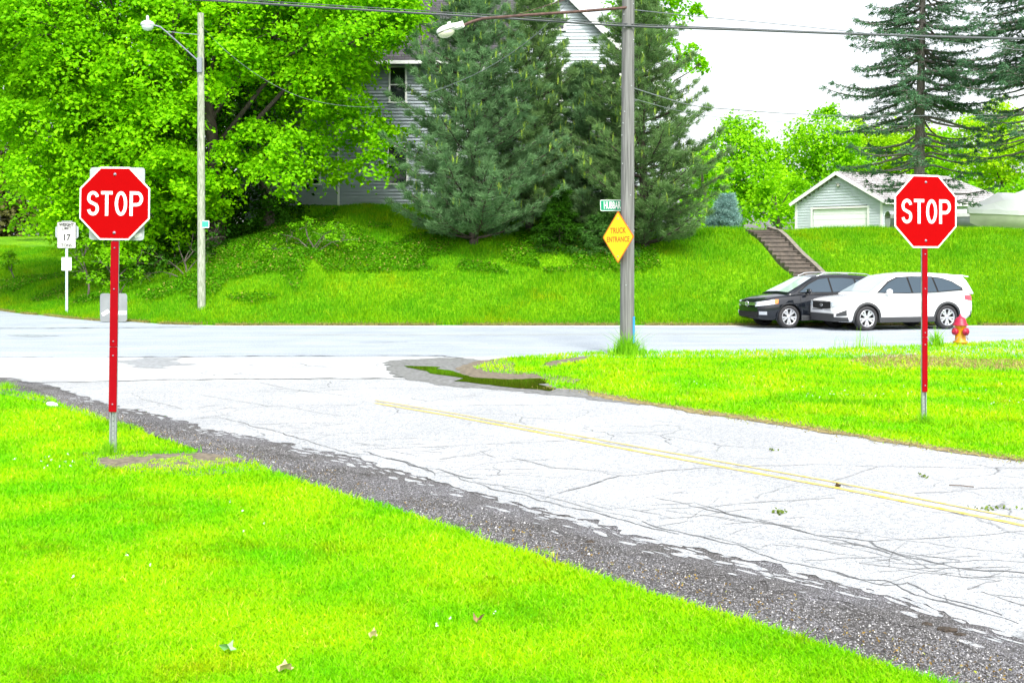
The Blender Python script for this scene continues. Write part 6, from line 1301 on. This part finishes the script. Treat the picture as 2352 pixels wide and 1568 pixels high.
# loose stones of the shoulder: real pebbles, uncountable
n = 26000; t = RNG.random(n); lo = np.array(GL([(100, 925), (250, 962), (420, 1025), (600, 1075), (900, 1172), (1200, 1262), (1600, 1392), (2000, 1520), (2300, 1620)])); hi = np.array(GL([(110, 895), (280, 950), (480, 1000), (690, 1040), (1000, 1130), (1330, 1230), (1740, 1340), (2120, 1425), (2420, 1520)]))
k = RNG.random(n) * (len(lo) - 1); i0 = k.astype(int); f = (k - i0)[:, None]; a = lo[i0] * (1 - f) + lo[i0 + 1] * f; b = hi[i0] * (1 - f) + hi[i0 + 1] * f; u = RNG.beta(1.2, 1.6, n)[:, None]
P = a * (1 - u) + b * u + RNG.normal(size=(n, 2)) * .03
sz = RNG.uniform(.0025, .0065, n) * (1 + (RNG.random(n) < .04) * .8)
tet = np.array([(1, 0, -.3), (-.4, .9, -.3), (-.6, -.8, -.3), (.1, .1, .8)]); ang = RNG.uniform(0, 6.28, n); ca, sa = np.cos(ang), np.sin(ang)
V = tet[None] * sz[:, None, None]; V = V * (1 + .4 * RNG.normal(size=(n, 4, 1)) * .5); X_ = V[..., 0] * ca[:, None] - V[..., 1] * sa[:, None]; Y_ = V[..., 0] * sa[:, None] + V[..., 1] * ca[:, None]
V = np.stack([X_ + P[:, :1], Y_ + P[:, 1:], V[..., 2] + .016], -1).reshape(-1, 3); ib = np.arange(n)[:, None] * 4
Fc = np.concatenate([ib + np.array(q)[None] for q in ((0, 1, 3), (1, 2, 3), (2, 0, 3))])
M_peb = leaf_mat('pebbles', (.06, .058, .055), (.30, .30, .31), 0.0, straw=(.60, .60, .60)); o = fast('gravel_stones', V, Fc, M_peb, None, np.repeat(RNG.random(n) ** 1.6, 4)); o['kind'] = 'stuff'; o['label'] = 'loose small stones scattered on the shoulder'

# leaf bits and straw in the gravel, clover heads in the grass
n = 1500; k = RNG.random(n) * (len(lo) - 1); i0 = k.astype(int); f = (k - i0)[:, None]; a = lo[i0] * (1 - f) + lo[i0 + 1] * f; b = hi[i0] * (1 - f) + hi[i0 + 1] * f; u = RNG.beta(2, 4, n)[:, None]
P = a * (1 - u) + b * u; C = np.concatenate([P, np.full((n, 1), .024)], 1)
M_bit = leaf_mat('leaf_bits', (.05, .03, .015), (.30, .20, .05), .1, straw=(.30, .34, .05))
o = leaves_mesh('leaf_litter', C, rdir(n, 2.0), RNG.uniform(.008, .026, n), M_bit, aspect=.5); o['kind'] = 'stuff'; o['label'] = 'bits of leaf and straw lying in the gravel'
cl_ = []
for (px, py, m_, sx_, sy_) in ((135, 1068, 12, 50, 10), (300, 1315, 3, 90, 30), (520, 1205, 4, 60, 30), (1060, 1465, 3, 60, 20)):
    for _ in range(m_): cl_.append((*G(px + random.gauss(0, sx_), py + random.gauss(0, sy_)), .05))
for (px, py, m_, sx_, sy_) in ((1900, 915, 10, 30, 6), (2000, 912, 10, 90, 8), (2330, 930, 14, 60, 12), (1620, 890, 5, 60, 6), (2240, 905, 8, 60, 10)):
    for _ in range(m_): cl_.append((*G(px + random.gauss(0, sx_), py + random.gauss(0, sy_)), .085))
C = np.array(cl_); C = C[pip(C[:, :2], LAWN) | pip(C[:, :2], VERGE)]; C = np.repeat(C, 8, 0) + RNG.normal(size=(len(C) * 8, 3)) * .005
o = leaves_mesh('clover_flowers', C, rdir(len(C), 1.0), np.full(len(C), .009), M_white_sign); o['kind'] = 'stuff'; o['label'] = 'small white clover heads in the grass'
